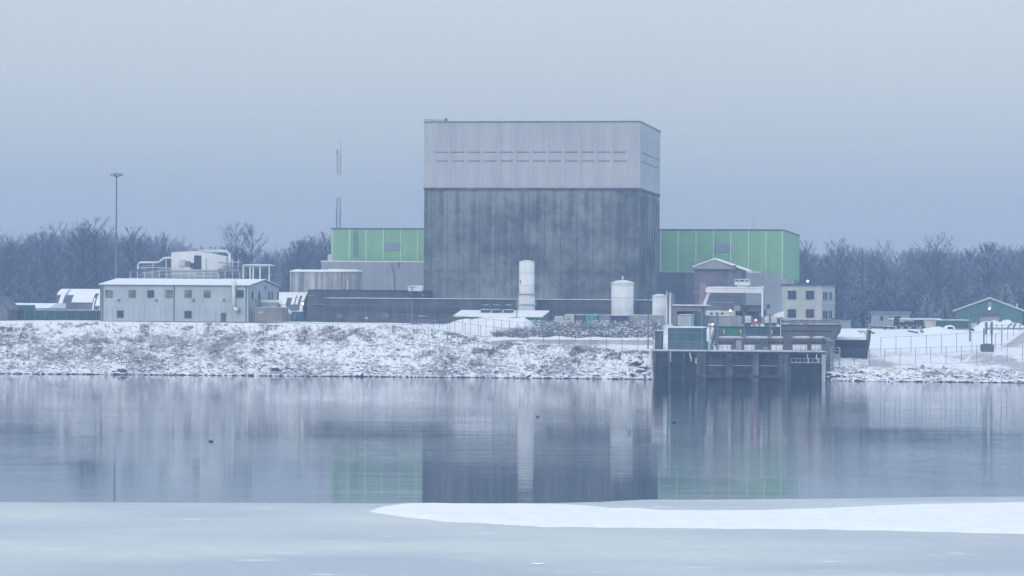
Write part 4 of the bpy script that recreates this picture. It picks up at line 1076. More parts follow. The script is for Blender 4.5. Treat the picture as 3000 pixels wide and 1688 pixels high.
# lower dark machinery hall
S = Site('low_dark_shed', 'low dark shed roof under the crane beside the lit yard lamp', 'shed', 2060, 2236, 610, 950)
L = S.L; mb = MB(); mb.box(0, S.x(2150), 0, 8, S.z(912), S.z(892)); mb.box(0, .5, 0, 8, 0, S.z(912)); mb.box(0, L, 6, 8, 0, S.z(905)); mb.build('wall', m_greyd, S.root)
mb = MB(); mb.box(S.x(2150), L, -.2, 6, S.z(914), S.z(911)); mb.box(S.x(2150), L, 0, .2, S.z(899), S.z(894)); mb.build('roof_edge', m_dark, S.root)
S.part('upper_panel', m_grey, 2150, 2168, 895, 911, -.05, 3); S.part('machine_box', m_dark, 2170, 2186, 894, 911, -.1, 3); S.part('panel', m_greyd, 2188, 2232, 896, 911, .3, 3)
S.part('column', m_steel, 2177, 2182, 912, 948, -.1, .2); S.part('column', m_steel, 2224, 2228, 912, 948, -.1, .2)
S = Site('cream_trailer', 'long cream trailer under the yard lamp below the crane', 'trailer', 2062, 2150, 600, 952)
mb = MB(); mb.box(0, S.L, 0, 3, .3, S.z(912)); mb.build('body', m_creamb, S.root); snowcap(None, 'snow_cap', S.root, 0, S.L, 0, 3, S.z(912), .12)
for px in (2080, 2096, 2112): S.part('window', m_glass, px, px + 7, 916, 922, -.03, .02)
S = Site('yard_floodlight', 'bright yellow lamp on a post below the gabled building', 'lamp', 2137, 2141, 598, 950)
mb = MB(); mb.tube([S.pt(2139, 952), S.pt(2139, 908)], .07, 6); mb.build('post', m_steel, S.root)
mb = MB(); mb.lathe([(.3, S.z(907)), (.34, S.z(906)), (.12, S.z(905))], S.x(2139), -.15, 10); mb.build('hood', m_steel, S.root)
m = MB(); m.smooth = True; m.blob((S.x(2139), -.2, S.z(910.5)), .22, (1, 1, 1), 0, 2); m.build('bulb', m_lamp, S.root)
# beige portal building
S = Site('portal_building', 'grey beige building with wide dark doorway and thin snow roof line', 'building', 1970, 2054, 578, 958)
L = S.L; mb = MB(); za, zb_ = S.z(899), S.z(911)
xa, xb = S.x(1982), S.x(2045)
mb.box(0, xa, 0, 8, 0, za); mb.box(xb, L, 0, 8, 0, za); mb.box(xa, xb, 0, 8, zb_, za); mb.box(xa, xb, 5, 8, 0, zb_); mb.build('wall', m_beige, S.root)
mb = MB(); mb.box(-.25, S.x(2071), -.3, 8, za, za + .2); rf = mb.build('roof', m_trim, S.root); snowcap(None, 'snow_cap', rf, -.25, S.x(2071), -.32, 8, za + .2, .2)
S.part('door_lintel', m_dark, 1982, 2045, 911, 914, -.06, .1); S.part('side_wall', m_tealshed, 2027, 2053, 914, 957, -.04, .5)
container('storage_container', 'grey white container standing in the dark doorway of the beige building', 1983, 2027, 923, 957, 574, m_white, 4, snow=.12)
container('storage_container', 'long light grey container with snow top below the crane', 2054, 2145, 926, 958, 582, m_grey, 2.6, snow=.12, door=False)
container('storage_container', 'plain beige container at the right end of the long light grey one', 2146, 2170, 927, 958, 586, m_cream, 2.6, snow=.08)
# gantry crane
S = Site('gantry_crane', 'gantry crane with white beam and red left leg over the intake yard', 'crane', 2052, 2238, 584, 956)
L = S.L
mb = MB(); S.b(mb, 2066, 2230, 845, 857, -.5, .5); S.b(mb, 2066, 2230, 857.2, 858, -.6, .6); S.b(mb, 2070, 2232, 842, 844.8, -.6, .6); mb.build('beam', m_whitep, S.root)
snowcap(None, 'snow_cap', S.root, S.x(2070), S.x(2228), -.6, .6, S.z(842), .15)
mb = MB(); x0 = S.x(2052); x1 = S.x(2058)
for x in (x0, x1): mb.box(x - .1, x + .1, -.4, -.2, 0, S.z(829)); mb.box(x - .1, x + .1, 3, 3.2, 0, S.z(829))
for i in range(10):
    za, zb_ = S.z(829) * i / 10, S.z(829) * (i + 1) / 10
    mb.tube([(x0, -.3, za), (x1, -.3, zb_)], .05, 4); mb.tube([(x0, -.3, za), (x0, 3.1, zb_)], .05, 4)
mb.prism([(x1, S.z(829)), (x1 + .2, S.z(829)), (S.x(2068), S.z(842)), (S.x(2068), S.z(846)), (x1, S.z(846))], 'y', -.3, .2)
mb.build('leg', m_redpale, S.root)
mb = MB(); mb.tube([S.pt(2075, 859, 0), S.pt(2062, 893, 0)], .3, 6); mb.build('brace', m_whitep, S.root)
mb = MB(); S.b(mb, 2230, 2235, 842, 956, -.3, .3); S.b(mb, 2229, 2236, 838, 842, -.4, .4); S.b(mb, 2230, 2234, 845, 956, 3, 3.5); mb.build('leg', m_whitep, S.root)
S.part('cable_tray', m_steel, 2236.3, 2237.8, 847, 952, -.1, .1)
mb = MB(); S.b(mb, 2151, 2195, 826, 836, -.9, .9); S.b(mb, 2158, 2188, 836.2, 841.8, -.6, .6)
tr = mb.build('trolley', m_whitep, S.root)
mb = MB()
for px in (2151.5, 2165, 2180, 2194.5): mb.tube([S.pt(px, 826, -.85), S.pt(px, 819, -.85)], .06, 4)
mb.tube([S.pt(2151.5, 819, -.85), S.pt(2194.5, 819, -.85)], .06, 4); mb.build('handrail', m_whitep, tr)
mb = MB(); mb.tube([S.pt(2168, 858, 0), S.pt(2170, 877, 0)], .05, 4); mb.tube([S.pt(2175, 858, 0), S.pt(2173, 877, 0)], .05, 4); S.b(mb, 2169.5, 2173.5, 877, 880, -.15, .15)
mb.tube([S.pt(2172, 880, 0), S.pt(2174.5, 882, 0), S.pt(2173.5, 885, 0), S.pt(2170.5, 884.6, 0), S.pt(2170, 883, 0)], .09, 6); mb.build('hook', m_steel, tr)

# ---- yard platform wall (green panel) and what stands on it
S = Site('platform_wall', 'green faced retaining wall of the upper yard behind the intake rails', 'wall', 2092, 2290, 562, 988)
L = S.L; zt = S.z(957)
mb = MB(); mb.box(0, L, 0, 5, -3.6, zt - .25); mb.build('wall_panels', m_greyd, S.root)
mb = MB(); mb.box(-.1, L, -.2, 5, zt - .25, zt); mb.build('coping', m_dark, S.root)
mb = MB(); S.b(mb, 2100, 2175, 961, 986, -.14, -.02); mb.build('green_panel', m_bright, S.root)
mb = MB(); S.b(mb, 2176, 2215, 964, 986, -.14, -.02); S.b(mb, 2236, 2262, 964, 986, -.14, -.02); mb.build('dark_panel', m_tealshed, S.root)
mb = MB(); S.b(mb, 2216, 2235, 962, 986, -.14, -.02); S.b(mb, 2263, 2282, 962, 986, -.14, -.02); mb.build('dull_green_panel', m_dgreen, S.root)
for (a, b, hh, lab) in ((2180, 2199, 925, 'white crate by the dark vehicle with the red lamp'), (2239, 2252, 927, 'narrow white crate just right of the crane leg'), (2258, 2274, 925, 'white crate at the right end of the green wall')):
    S2 = Site('white_crate', lab, 'crate', a, b, 566, 953, group='white crates on the upper yard'); 
    mb = MB(); mb.box(0, S2.L, 0, 1.2, .45, S2.z((hh + 951) / 2) - .03); mb.box(0, S2.L, 0, 1.2, S2.z((hh + 951) / 2) + .03, S2.z(hh)); mb.build('box', m_whitep, S2.root)
    mb = MB(); mb.box(.05, S2.L - .05, .05, 1.1, -.2, .45); mb.build('pallet', m_trim, S2.root)
S2 = Site('work_truck', 'dark truck showing one red lamp on the upper yard below the crane', 'truck', 2201, 2230, 572, 955)
L2 = S2.L; mb = MB(); mb.prism([(0, .4), (L2, .4), (L2, 1.4), (L2 - .3, 1.9), (.4, 1.9), (0, 1.3)], 'y', 0, 3.5); mb.build('body', m_slate, S2.root)
mb = MB(); mb.box(.3, L2 - .3, -.03, .05, 1.15, 1.75); mb.build('windscreen', m_glass, S2.root)
for x in (.3, L2 - .5):
    mb = MB(); mb.tube([(x, .6, .35), (x + .25, .6, .35)], .36, 12); mb.build('wheel', m_black, S2.root)
mb = MB(); mb.box(.2, L2 - .1, -.15, 0, .3, .5); mb.build('bumper', m_galv, S2.root)
m = MB(); m.smooth = True; m.blob((S2.x(2214), -.25, S2.z(938)), .23, (1, .6, 1), 0, 2); m.build('red_lamp', m_redlamp, S2.root)
m = MB(); m.smooth = True; m.blob((S2.x(2211), -.1, S2.z(944)), .16, (1.8, .6, .6), 0, 2); m.build('marker_lamp', m_redpale, S2.root)
# curved white chute
S2 = Site('white_tipper', 'tilted snow dusted white body of a loader beside the cream house', 'vehicle', 2254, 2296, 586, 950)
mb = MB(); mb.prism([S2.pt(2264, 922)[::2], S2.pt(2280, 916)[::2], S2.pt(2296, 912)[::2], S2.pt(2296, 928)[::2], S2.pt(2278, 931)[::2]], 'y', 0, 2); mb.build('bucket', m_whitep, S2.root)
mb = MB(); S2.b(mb, 2262, 2292, 932, 945, 0, 2); mb.build('chassis', m_tealshed, S2.root)
for px in (2268, 2287):
    mb = MB(); x, _, z = S2.pt(px, 946); mb.tube([(x, -.1, .45), (x, .4, .45)], .45, 14); mb.build('wheel', m_black, S2.root)

# ================================================================== CREAM HOUSE
S = Site('cream_house', 'cream two-storey flat-roofed house with dark cornice and square windows', 'house', 2290, 2406, 603, 938, a=math.radians(23))
L = S.L; D = 8.3; zt = S.z(838)
mb = MB(); mb.box(0, L, 0, D, 0, zt); mb.build('wall', m_cream, S.root)
mb = MB(); mb.box(-.22, L + .25, -.25, D + .2, zt, zt + .36); rf = mb.build('cornice', m_slate, S.root)
for (c, d) in ((853, 876.5), (907, 930)):
    for (a, b) in ((2308, 2331), (2361, 2383.5)): window(S, a, b, c, d)
    for (y0, y1) in ((1.0, 1.4), (2.0, 2.4), (3.0, 3.4), (4.9, 5.3), (6.0, 6.4)): side_window(S, L, y0, y1, S.z(d + 2), S.z(c + 4))
mb = MB(); mb.box(L + .1, L + .2, .2, D - .2, zt - 3.3, zt - 3.1); mb.build('string_course', m_pale, S.root)
mb = MB(); mb.tube([S.pt(2365, 833, 1), S.pt(2365, 826, 1)], .06, 5); fx = mb.build('lamp_post', m_steel, S.root)
m = MB(); m.smooth = True; m.blob(S.pt(2365, 824, 1), .22, (1, 1, 1), 0, 2); m.build('bulb', m_lamp, fx)
mb = MB(); S.b(mb, 2325, 2353, 822.5, 824, 3, 3.2); S.b(mb, 2326, 2327, 824, 834, 3, 3.1); S.b(mb, 2351, 2352, 824, 834, 3, 3.1); S.b(mb, 2330, 2349, 826, 834, 4, 6); mb.build('roof_unit', m_tealshed, S.root)

# ================================================================== CONCRETE PUMP HOUSE with net-hung railing
S = Site('concrete_block_house', 'grey concrete block with rounded right corner and railing on its roof', 'building', 2284, 2445, 550, 1030)
L = S.L; zt = S.z(953.5)
xe = S.x(2456)
mb = MB(); mb.prism([(0, 0), (L - .3, 0), (xe - .9, S.z(990)), (xe - .2, S.z(975)), (xe, S.z(960)), (xe, zt), (0, zt)], 'y', 0, 9); mb.build('wall', m_conc, S.root)
mb = MB(); mb.box(-.1, xe + .1, -.15, 9, zt, zt + .18); mb.box(0, L - .6, -.08, 0, zt - 1.1, zt - .9); mb.build('coping', m_conc_dd, S.root)
snowcap(None, 'snow_cap', S.root, 0, xe, -.1, 9, zt + .18, .12)
mb = MB(); zr = S.z(937)
for i in range(14): x = .1 + (xe - .2) * i / 13; mb.tube([(x, 0, zt), (x, 0, zr)], .04, 4)
mb.tube([(0, 0, zr), (xe, 0, zr)], .045, 4); mb.tube([(0, 0, (zr + zt) / 2), (xe, 0, (zr + zt) / 2)], .035, 4)
rl = mb.build('railing', m_galv, S.root)
snowcap(None, 'rail_snow', rl, 0, S.x(2400), -.1, .1, zr + .04, .10)
mb = MB(); 
for (a, b) in ((2313, 2330), (2338, 2342), (2352, 2372), (2380, 2386)): S.b(mb, a, b, 940 + 2 * rng.random(), 951, .05, .12)
mb.build('orange_netting', m_redpale, rl)
mb = MB(); S.b(mb, 2418, 2454, 941, 952, .6, 1.6); mb.build('red_crate', m_redpale, S.root)
m = MB()
for (a, b, c, d) in ((2296, 2308, 944, 952), (2320, 2336, 941, 951), (2345, 2356, 942, 952), (2376, 2392, 943, 952), (2398, 2410, 940, 952)): S.b(m, a, b, c, d, 1.5, 2.5)
m.build('stored_box', m_steel, S.root)
S.part('corner_pipe', m_pale, 2285, 2287.5, 936, 1028, -.3, -.1)

# ================================================================== WATER INTAKE STRUCTURE
S = Site('water_intake', 'dark concrete water intake rising from the river with three gated bays', 'intake structure', 1915, 2418, 536, 1113, a=math.radians(0.6), z=-1.0)
L = S.L; D = 26; zd = S.z(1031)   # deck top
def sx(p): return S.x(p)
# solid body behind, piers between the bays in front
mb = MB(); mb.box(0, L, .9, D, 0, zd - .02)
piers = [(1915, 1920), (1957, 1966), (1999, 2006), (2040, 2067), (2125, 2145), (2203, 2222), (2281, 2316)]
mb.box(0, L, 0, .9, zd - .35, zd - .02)
mb.build('concrete_body', m_intake, S.root)
for a, b in piers:
    mb = MB(); mb.box(sx(a), sx(b), 0, .9, 0, zd - .352); mb.build('pier', m_pier, S.root)
mb = MB(); mb.box(sx(1920), sx(1957), .15, .9, 0, zd - .35); mb.box(sx(1966), sx(1999), .15, .9, 0, zd - .35); mb.box(sx(2006), sx(2040), .3, .9, 0, zd - .35); mb.build('sheet_pile_face', m_conc_dd, S.root)
for (a, b) in ((2067, 2125), (2145, 2203), (2222, 2281)):
    mb = MB(); mb.box(sx(a), sx(b), .55, .9, 0, S.z(1036)); mb.box(sx(a), sx(b), .35, .55, S.z(1075), S.z(1072)); mb.box(sx(a), sx(b), .3, .9, 0, S.z(1097))
    for i in range(1, 5): x = sx(a) + (sx(b) - sx(a)) * i / 5; mb.box(x - .04, x + .04, .48, .55, S.z(1096), S.z(1037))
    gt = mb.build('intake_gate', m_intake, S.root)
    snowcap(None, 'beam_snow', gt, sx(a), sx(b), .34, .56, S.z(1072), .08)
mb = MB(); mb.box(sx(2040), sx(2300), -.12, 0, S.z(1107), S.z(1099)); mb.build('timber_fender', m_rust, S.root)
mb = MB(); mb.box(sx(2317), sx(2407), -.0, .4, 0, S.z(1068)); mb.build('dark_bay', m_conc_dd, S.root)
mb = MB(); mb.box(sx(2316), sx(2410), -.25, 0, S.z(1062), S.z(1060)); 
for i in range(8): x = sx(2318 + i * 12.6); mb.tube([(x, -.2, S.z(1062)), (x, -.2, S.z(1049))], .035, 4)
mb.tube([(sx(2316), -.2, S.z(1049)), (sx(2408), -.2, S.z(1049))], .035, 4); mb.build('catwalk', m_pale, S.root)
mb = MB(); mb.box(sx(2407), sx(2418), -.02, .9, 0, zd - .3); mb.build('end_pier', m_conc_l, S.root)
mb = MB(); mb.box(-.1, L + .2, -.15, D, zd, zd + .12); dk = mb.build('deck', m_conc_l, S.root)
snowcap(None, 'deck_snow', dk, -.1, L + .2, -.17, 6, zd + .12, .14)
for (a, y0, y1) in ((2019, 1035, 1049), (2022, 1045, 1060), (2036, 1052, 1066), (1962, 1033, 1062), (2365, 1036, 1062), (2390, 1038, 1052), (2396, 1048, 1062)):
    m = MB(); m.smooth = True
    for k in range(4): m.blob((sx(a + rng.random() * 3), -.02, S.z(y0 + (y1 - y0) * (k + .5) / 4)), .10, (.9, .5, 1.7), .4, 1)
    m.build('snow_clinging', m_snow, S.root)
DECKZ = zd + .12 - 1.0
# green metal shed on the deck
S2 = Site('green_deck_shed', 'square blue green metal shed with snowy roof on the intake deck', 'shed', 1956, 2057, 541, 1027, z=DECKZ)
L2 = S2.L; mb = MB(); mb.box(0, L2, 0, 7.5, 0, S2.z(961)); mb.build('wall', m_tealshed, S2.root)
snowcap(None, 'snow_cap', S2.root, -.05, L2 + .05, -.05, 7.55, S2.z(961), .28)
m = MB()
for py in (975, 1002): m.box(-.02, L2 + .03, -.05, 0, S2.z(py) - .03, S2.z(py) + .03)
m.box(L2 - .02, L2 + .04, -.04, .1, 0, S2.z(961)); m.build('seam_strips', m_galv, S2.root)
S2.part('door', m_dgreen, 2062, 2074, 1000, 1027, -.0, .2)
S2 = Site('concrete_post', 'short square concrete block at the left end of the intake deck', 'block', 1918, 1940, 541, 1027, z=DECKZ)
mb = MB(); mb.box(0, S2.L, 0, 1.4, 0, S2.z(970)); mb.build('body', m_conc_d, S2.root); snowcap(None, 'snow_cap', S2.root, 0, S2.L, 0, 1.4, S2.z(970), .15)
# tall deck posts
for (px, pt, lab) in ((2101, 919, 'tall steel post on the intake deck right of the steep stair'), (2179, 921, 'middle of three tall steel posts on the intake deck'), (2255, 921, 'tall steel post on the intake deck nearest the concrete block house')):
    Y = 540; t = thing('steel_post', lab, 'post', (PX(px, 1025, Y), Y, DECKZ), -GRID, 'tall posts on the intake deck')
    h = PZ(px, pt, Y) - DECKZ; m = MB(); m.box(-.14, .14, -.14, .14, 0, h); m.build('column', m_steel, t); m = MB(); m.box(-.24, .24, -.24, .24, 0, .08); m.build('base_plate', m_trim, t)
    m = MB(); m.box(-.18, .18, -.18, .18, h, h + .06); m.build('cap', m_galv, t)
# equipment gantries: snowy pipe above dark beam above white screen boxes
def gantry(lab, a, b, Y, boxes, darks):
    S3 = Site('screen_rack', lab, 'equipment rack', a, b, Y, 1027, z=DECKZ); Lg = S3.L
    m = MB(); m.tube([(0, .4, S3.z(992)), (Lg, .4, S3.z(992))], .2, 8); pp = m.build('pipe', m_galv, S3.root); snowcap(None, 'snow_cap', pp, 0, Lg, .25, .55, S3.z(992) + .16, .22)
    m = MB(); m.box(-.1, Lg + .1, .1, .7, S3.z(1007), S3.z(1002)); m.box(0, Lg, .2, .6, S3.z(999), S3.z(998)); m.build('beam', m_conc_dd, S3.root)
    for x in (.1, Lg - .1, Lg / 2): m = MB(); m.box(x - .09, x + .09, .3, .5, 0, S3.z(988)); m.build('post', m_steel, S3.root)
    for (c, d) in boxes:
        q = MB(); S3.b(q, c, d, 1010, 1025, -.2, 1.0); q.build('screen_box', m_whitep, S3.root)
    for (c, d, e, f) in darks:
        q = MB(); S3.b(q, c, d, e, f, -.1, .9); q.build('motor', m_trim, S3.root)
gantry('white screen boxes under snowy pipe, nearest the steep stair', 2102, 2175, 541, [(2102, 2140)], [(2147, 2154, 993, 1022)])
gantry('white screen boxes under snowy pipe between the two tallest posts', 2180, 2251, 540, [(2180, 2209)], [(2228, 2250, 994, 1014)])
gantry('snowy pipe and white box rack against the concrete block house', 2257, 2294, 539, [(2258, 2292)], [])
gantry('right end rack of white boxes with a round dark motor in front', 2319, 2374, 538, [(2322, 2364)], [(2365, 2373, 994, 1026)])
gantry('smallest rack of white boxes at the extreme right of the deck', 2377, 2416, 537.5, [(2377, 2405)], [(2408, 2412, 990, 1010)])
for (a, b, c) in ((2155, 2172, 998), (2209, 2214, 1012), (2236, 2250, 1016)):
    S3 = Site('deck_cabinet', {2155: 'pale grey cabinet just right of the first dark motor on the deck', 2209: 'slim grey cabinet beside the middle white screen box', 2236: 'low snowy cabinet below the wide dark motor'}[a], 'cabinet', a, b, 539, 1027, z=DECKZ)
    m = MB(); m.box(0, S3.L, 0, .8, 0, S3.z(c)); m.build('body', m_louver, S3.root); m = MB(); m.box(.06, S3.L - .06, -.03, 0, .15, S3.z(c) - .15); m.build('door', m_galv, S3.root)
# steep stair beside the shed
S3 = Site('steel_stair', 'steep dark steel stair climbing between the green shed and the yard', 'stair', 2082, 2098, 544, 1027, z=DECKZ)
m = MB(); p0 = S3.pt(2083, 1004); p1 = S3.pt(2097, 963, 4)
for off in (0, .9):
    m.tube([(p0[0] + off * .1, off, p0[2] - .4), (p1[0], 4 + off * .2, p1[2])], .09, 4); m.tube([(p0[0], off - .2, p0[2] + .6), (p1[0], 4, p1[2] + .9)], .05, 4)
for i in range(14):
    t = i / 13; x = p0[0] + (p1[0] - p0[0]) * t; z = p0[2] + (p1[2] - p0[2]) * t - .2; m.box(x - .55, x + .55, 4 * t - .1, 4 * t + .2, z, z + .06)
m.build('flight', m_trim, S3.root)
m = MB(); m.box(-.1, .1, 0, .2, 0, p0[2]); m.box(S3.L, S3.L + .2, 4, 4.2, 0, p1[2]); m.build('support', m_steel, S3.root)
S3 = Site('lamp_on_post', 'small warm lamp with white hood beside the top of the steep stair', 'lamp', 2076, 2084, 543, 1027, z=DECKZ)
m = MB(); m.tube([S3.pt(2080, 1027), S3.pt(2080, 958)], .12, 6); m.build('post', m_whitep, S3.root)
m = MB(); m.lathe([(.2, S3.z(958)), (.3, S3.z(955)), (.26, S3.z(950)), (.05, S3.z(947))], S3.x(2078.5), 0, 10); m.build('hood', m_pale, S3.root)
m = MB(); m.smooth = True; m.blob(S3.pt(2087, 950.5), .17, (1, 1, 1), 0, 2); m.tube([S3.pt(2080, 952), S3.pt(2087, 951)], .04, 4); m.build('bulb', m_warm, S3.root)
S3 = Site('green_drum', 'small bright green drum on the deck beside the green shed', 'drum', 2076, 2091, 540, 1027, z=DECKZ)
m = MB(); m.lathe([(.3, .02), (.34, .06), (.34, .5), (.36, .53), (.34, .56), (.34, 1.0), (.3, 1.04)], S3.L / 2, .3, 14); m.build('body', m_teal, S3.root)
# cones
for (px, lab) in ((2121, 'orange traffic cone on the ledge, nearest the steep stair'), (2170, 'orange traffic cone beside the middle steel post'), (2261, 'orange traffic cone beside the third steel post')):
    Y = 559; z = PZ(px, 981, Y)
    t = thing('traffic_cone', lab, 'traffic cone', (PX(px, 981, Y), Y, z), 0, 'orange cones behind the intake rails')
    m = MB(); m.lathe([(.26, .04), (.07, .95), (.04, .97)], 0, 0, 14); m.build('cone', m_orange, t); m = MB(); m.box(-.36, .36, -.36, .36, 0, .045); m.build('base', m_orange, t)
    m = MB(); m.lathe([(.19, .42), (.155, .58)], 0, 0, 14); m.build('white_band', m_whitep, t)
S3 = Site('cone_ledge', 'narrow ledge carrying the three orange cones behind the deck rails', 'ledge', 2098, 2290, 558.2, 985)
m = MB(); m.box(0, S3.L, 0, 3.2, -4.0, S3.z(981.0)); m.build('slab', m_greyd, S3.root)
# deck handrail
S3 = Site('deck_railing', 'thin grey railing along the waterside edge of the intake deck', 'railing', 1918, 2416, 536.4, 1027, a=math.radians(.6), z=DECKZ)
m = MB()
for i in range(36): x = S3.L * i / 35; m.tube([(x, 0, 0), (x, 0, 1.05)], .03, 4)
for z in (.55, 1.05): m.tube([(0, 0, z), (S3.L, 0, z)], .028, 4)
m.build('rails', m_steel, S3.root)
# right end frames and yellow-white gate
for (px, pt, lab) in ((2421, 993, 'dark braced steel frame at the right end of the intake deck'), (2432, 998, 'pale pipe frame beside the small gate right of the intake')):
    Y = 538; t = thing('braced_tower', lab, 'frame', (PX(px, 1090, Y), Y, PZ(px, 1085, Y)))
    h = PZ(px, pt, Y) - PZ(px, 1085, Y); m = MB(); w = .45
    for x in (-w, w): m.tube([(x, 0, 0), (x, 0, h)], .09, 5)
    for i in range(5): z = h * i / 5; m.tube([(-w, 0, z), (w, 0, z + h / 5)], .05, 4); m.tube([(-w, 0, z), (w, 0, z)], .05, 4)
    m.build('truss', m_steel if px == 2421 else m_galv, t)
    m = MB(); m.box(-w - .1, w + .1, -.15, .15, h, h + .12); m.build('cap', m_pale, t)
S3 = Site('small_gate_cage', 'little pale railed cage with boxes at the foot of the stone pier', 'cage', 2434, 2460, 545, 1072, a=0)
m = MB(); h = S3.z(1019)
for x in (0, S3.L): 
    for y in (0, 1.2): m.tube([(x, y, 0), (x, y, h)], .05, 4)
for z in (h, h * .83, h * .6, h * .3): m.tube([(0, 0, z), (S3.L, 0, z)], .045, 4)
m.build('cage_frame', m_creamb, S3.root)
m = MB(); m.box(.15, .7, .3, .9, h * .4, h * .72); m.box(.8, S3.L - .1, .3, .9, h * .35, h * .66); m.build('boxes', m_cream, S3.root)

# ================================================================== STONE PIER and right hand yard
S = Site('stone_pier', 'dark stone pier with thick white snow on top right of the intake', 'pier', 2432, 2540, 556, 1047, a=math.radians(2))
L = S.L; zt = S.z(989)
mb = MB(); mb.box(0, L, 0, 4, -1.5, zt); mb.build('wall', m_conc_dd, S.root)
mb = MB(); mb.prism([(-.02, zt), (26, zt + 1.15), (26, zt - 1), (-.02, zt - .4)], 'x', .05, L - .1); mb.build('snow_fill', m_snow, S.root)
mb = MB(); mb.prism([S.pt(2543, 966)[::2], S.pt(2552, 968)[::2], S.pt(2549, 1000)[::2], S.pt(2541, 1046)[::2], S.pt(2532, 1046)[::2], S.pt(2538, 990)[::2]], 'y', .2, 2.5); mb.build('wing_wall', m_conc_d, S.root)
mb = MB(); S.b(mb, 2537, 2543, 968, 990, -.1, .6); mb.build('red_pillar', m_redpale, S.root)
S = Site('dark_barrier', 'low dark railing lying in snow on top of the stone pier', 'barrier', 2496, 2532, 600, 974)
m = MB()
for i in range(5): m.box(S.L * i / 4 - .05, S.L * i / 4 + .05, 0, .1, -.3, S.z(970))
m.box(0, S.L, 0, .1, S.z(972), S.z(969.5)); m.build('rails', m_dark, S.root)
for (a, b, py, q, lab) in ((2659, 2689, 967, 973.5, 'dark plank sticking out of the smooth snow slope'), (2552, 2562, 970, 975, 'short dark timber end beside the red pillar')):
    Y = 604; c = P((a + b) / 2, (py + q) / 2, Y); S4 = thing('timber_plank', lab, 'plank', (c.x, Y, c.z))
    w = (b - a) / F * Y / 2; m = MB(); m.prism([(-w, .12), (w, -.12), (w, -.42), (-w, -.1)], 'y', 0, .6); m.build('board', m_dark, S4)
S = Site('grey_low_shed', 'low grey shed immediately right of the cream house', 'shed', 2441, 2488, 600, 962)
mb = MB(); mb.box(0, S.L, 0, 5, 0, S.z(936)); mb.build('wall', m_grey, S.root); mb = MB(); mb.box(-.3, S.L + .2, -.3, 5, S.z(936), S.z(936) + .18); mb.build('roof', m_dark, S.root)
S.part('side_panel', m_louver, 2464, 2484, 940, 961, -.05, .02); S.part('door', m_greyd, 2452, 2460, 941, 961, -.06, .02)
container('small_red_container', 'little red cabin far off beyond the stone pier', 2541, 2554, 951, 964, 640, m_redp, 3, cat='cabin', snow=.1, door=False)
# faint building in the trees
S = Site('far_house', 'faded long grey house among the trees beyond the vehicles', 'house', 2552, 2662, 735, 958)
mb = MB(); mb.box(0, S.L, 0, 9, 0, S.z(920)); mb.build('wall', m_grey, S.root); mb = MB(); mb.box(-.4, S.L + .4, -.4, 9, S.z(920), S.z(912)); mb.build('roof', m_steel, S.root)
for (a, b) in ((2578, 2587), (2606, 2612), (2628, 2640)): S.part('window', m_dark, a, b, 926, 940, -.05, .02)
# cream long building & green container
S = Site('cream_store', 'low cream store with long thin snowy roof behind the dark vehicles', 'building', 2622, 2740, 648, 962)
mb = MB(); mb.box(0, S.L, 0, 7, 0, S.z(937)); mb.build('wall', m_creamb, S.root)
mb = MB(); mb.box(S.x(2602), S.L + 1.2, -.5, 7, S.z(937), S.z(935.5)); rf = mb.build('roof', m_creamb, S.root); snowcap(None, 'snow_cap', rf, S.x(2602), S.L + 1.2, -.5, 7, S.z(935.5), .2)
S.part('door', m_greyd, 2735, 2739, 942, 960, -.06, .02)
S = Site('tan_mound_roof', 'tan covered pile showing above the cream store roof', 'covered pile', 2684, 2750, 662, 958)
m = MB(); m.prism([(0, 0), (S.L, 0), (S.L, S.z(936)), (S.x(2730), S.z(932)), (S.x(2710), S.z(931)), (0, S.z(936))], 'y', 0, 4); m.build('tarpaulin', m_beige, S.root)
S = container('green_container', 'long dark green container with snow top left of the green gabled shed', 2741, 2846, 939, 963, 636, m_dgreen, 3, snow=.18, door=False)
S.part('corner_post', m_pale, 2737, 2741, 940, 956, 0, .3)
S = Site('sign_panel', 'small pale grey cabinet between green container and gabled shed', 'cabinet', 2838, 2862, 622, 962)
m = MB(); m.box(0, S.L, 0, .8, .2, S.z(947)); m.build('body', m_pale, S.root)
for px in (2845, 2853): m = MB(); x = S.x(px); m.box(x - .05, x + .05, -.05, 0, -.2, S.z(940)); m.build('post', m_steel, S.root)
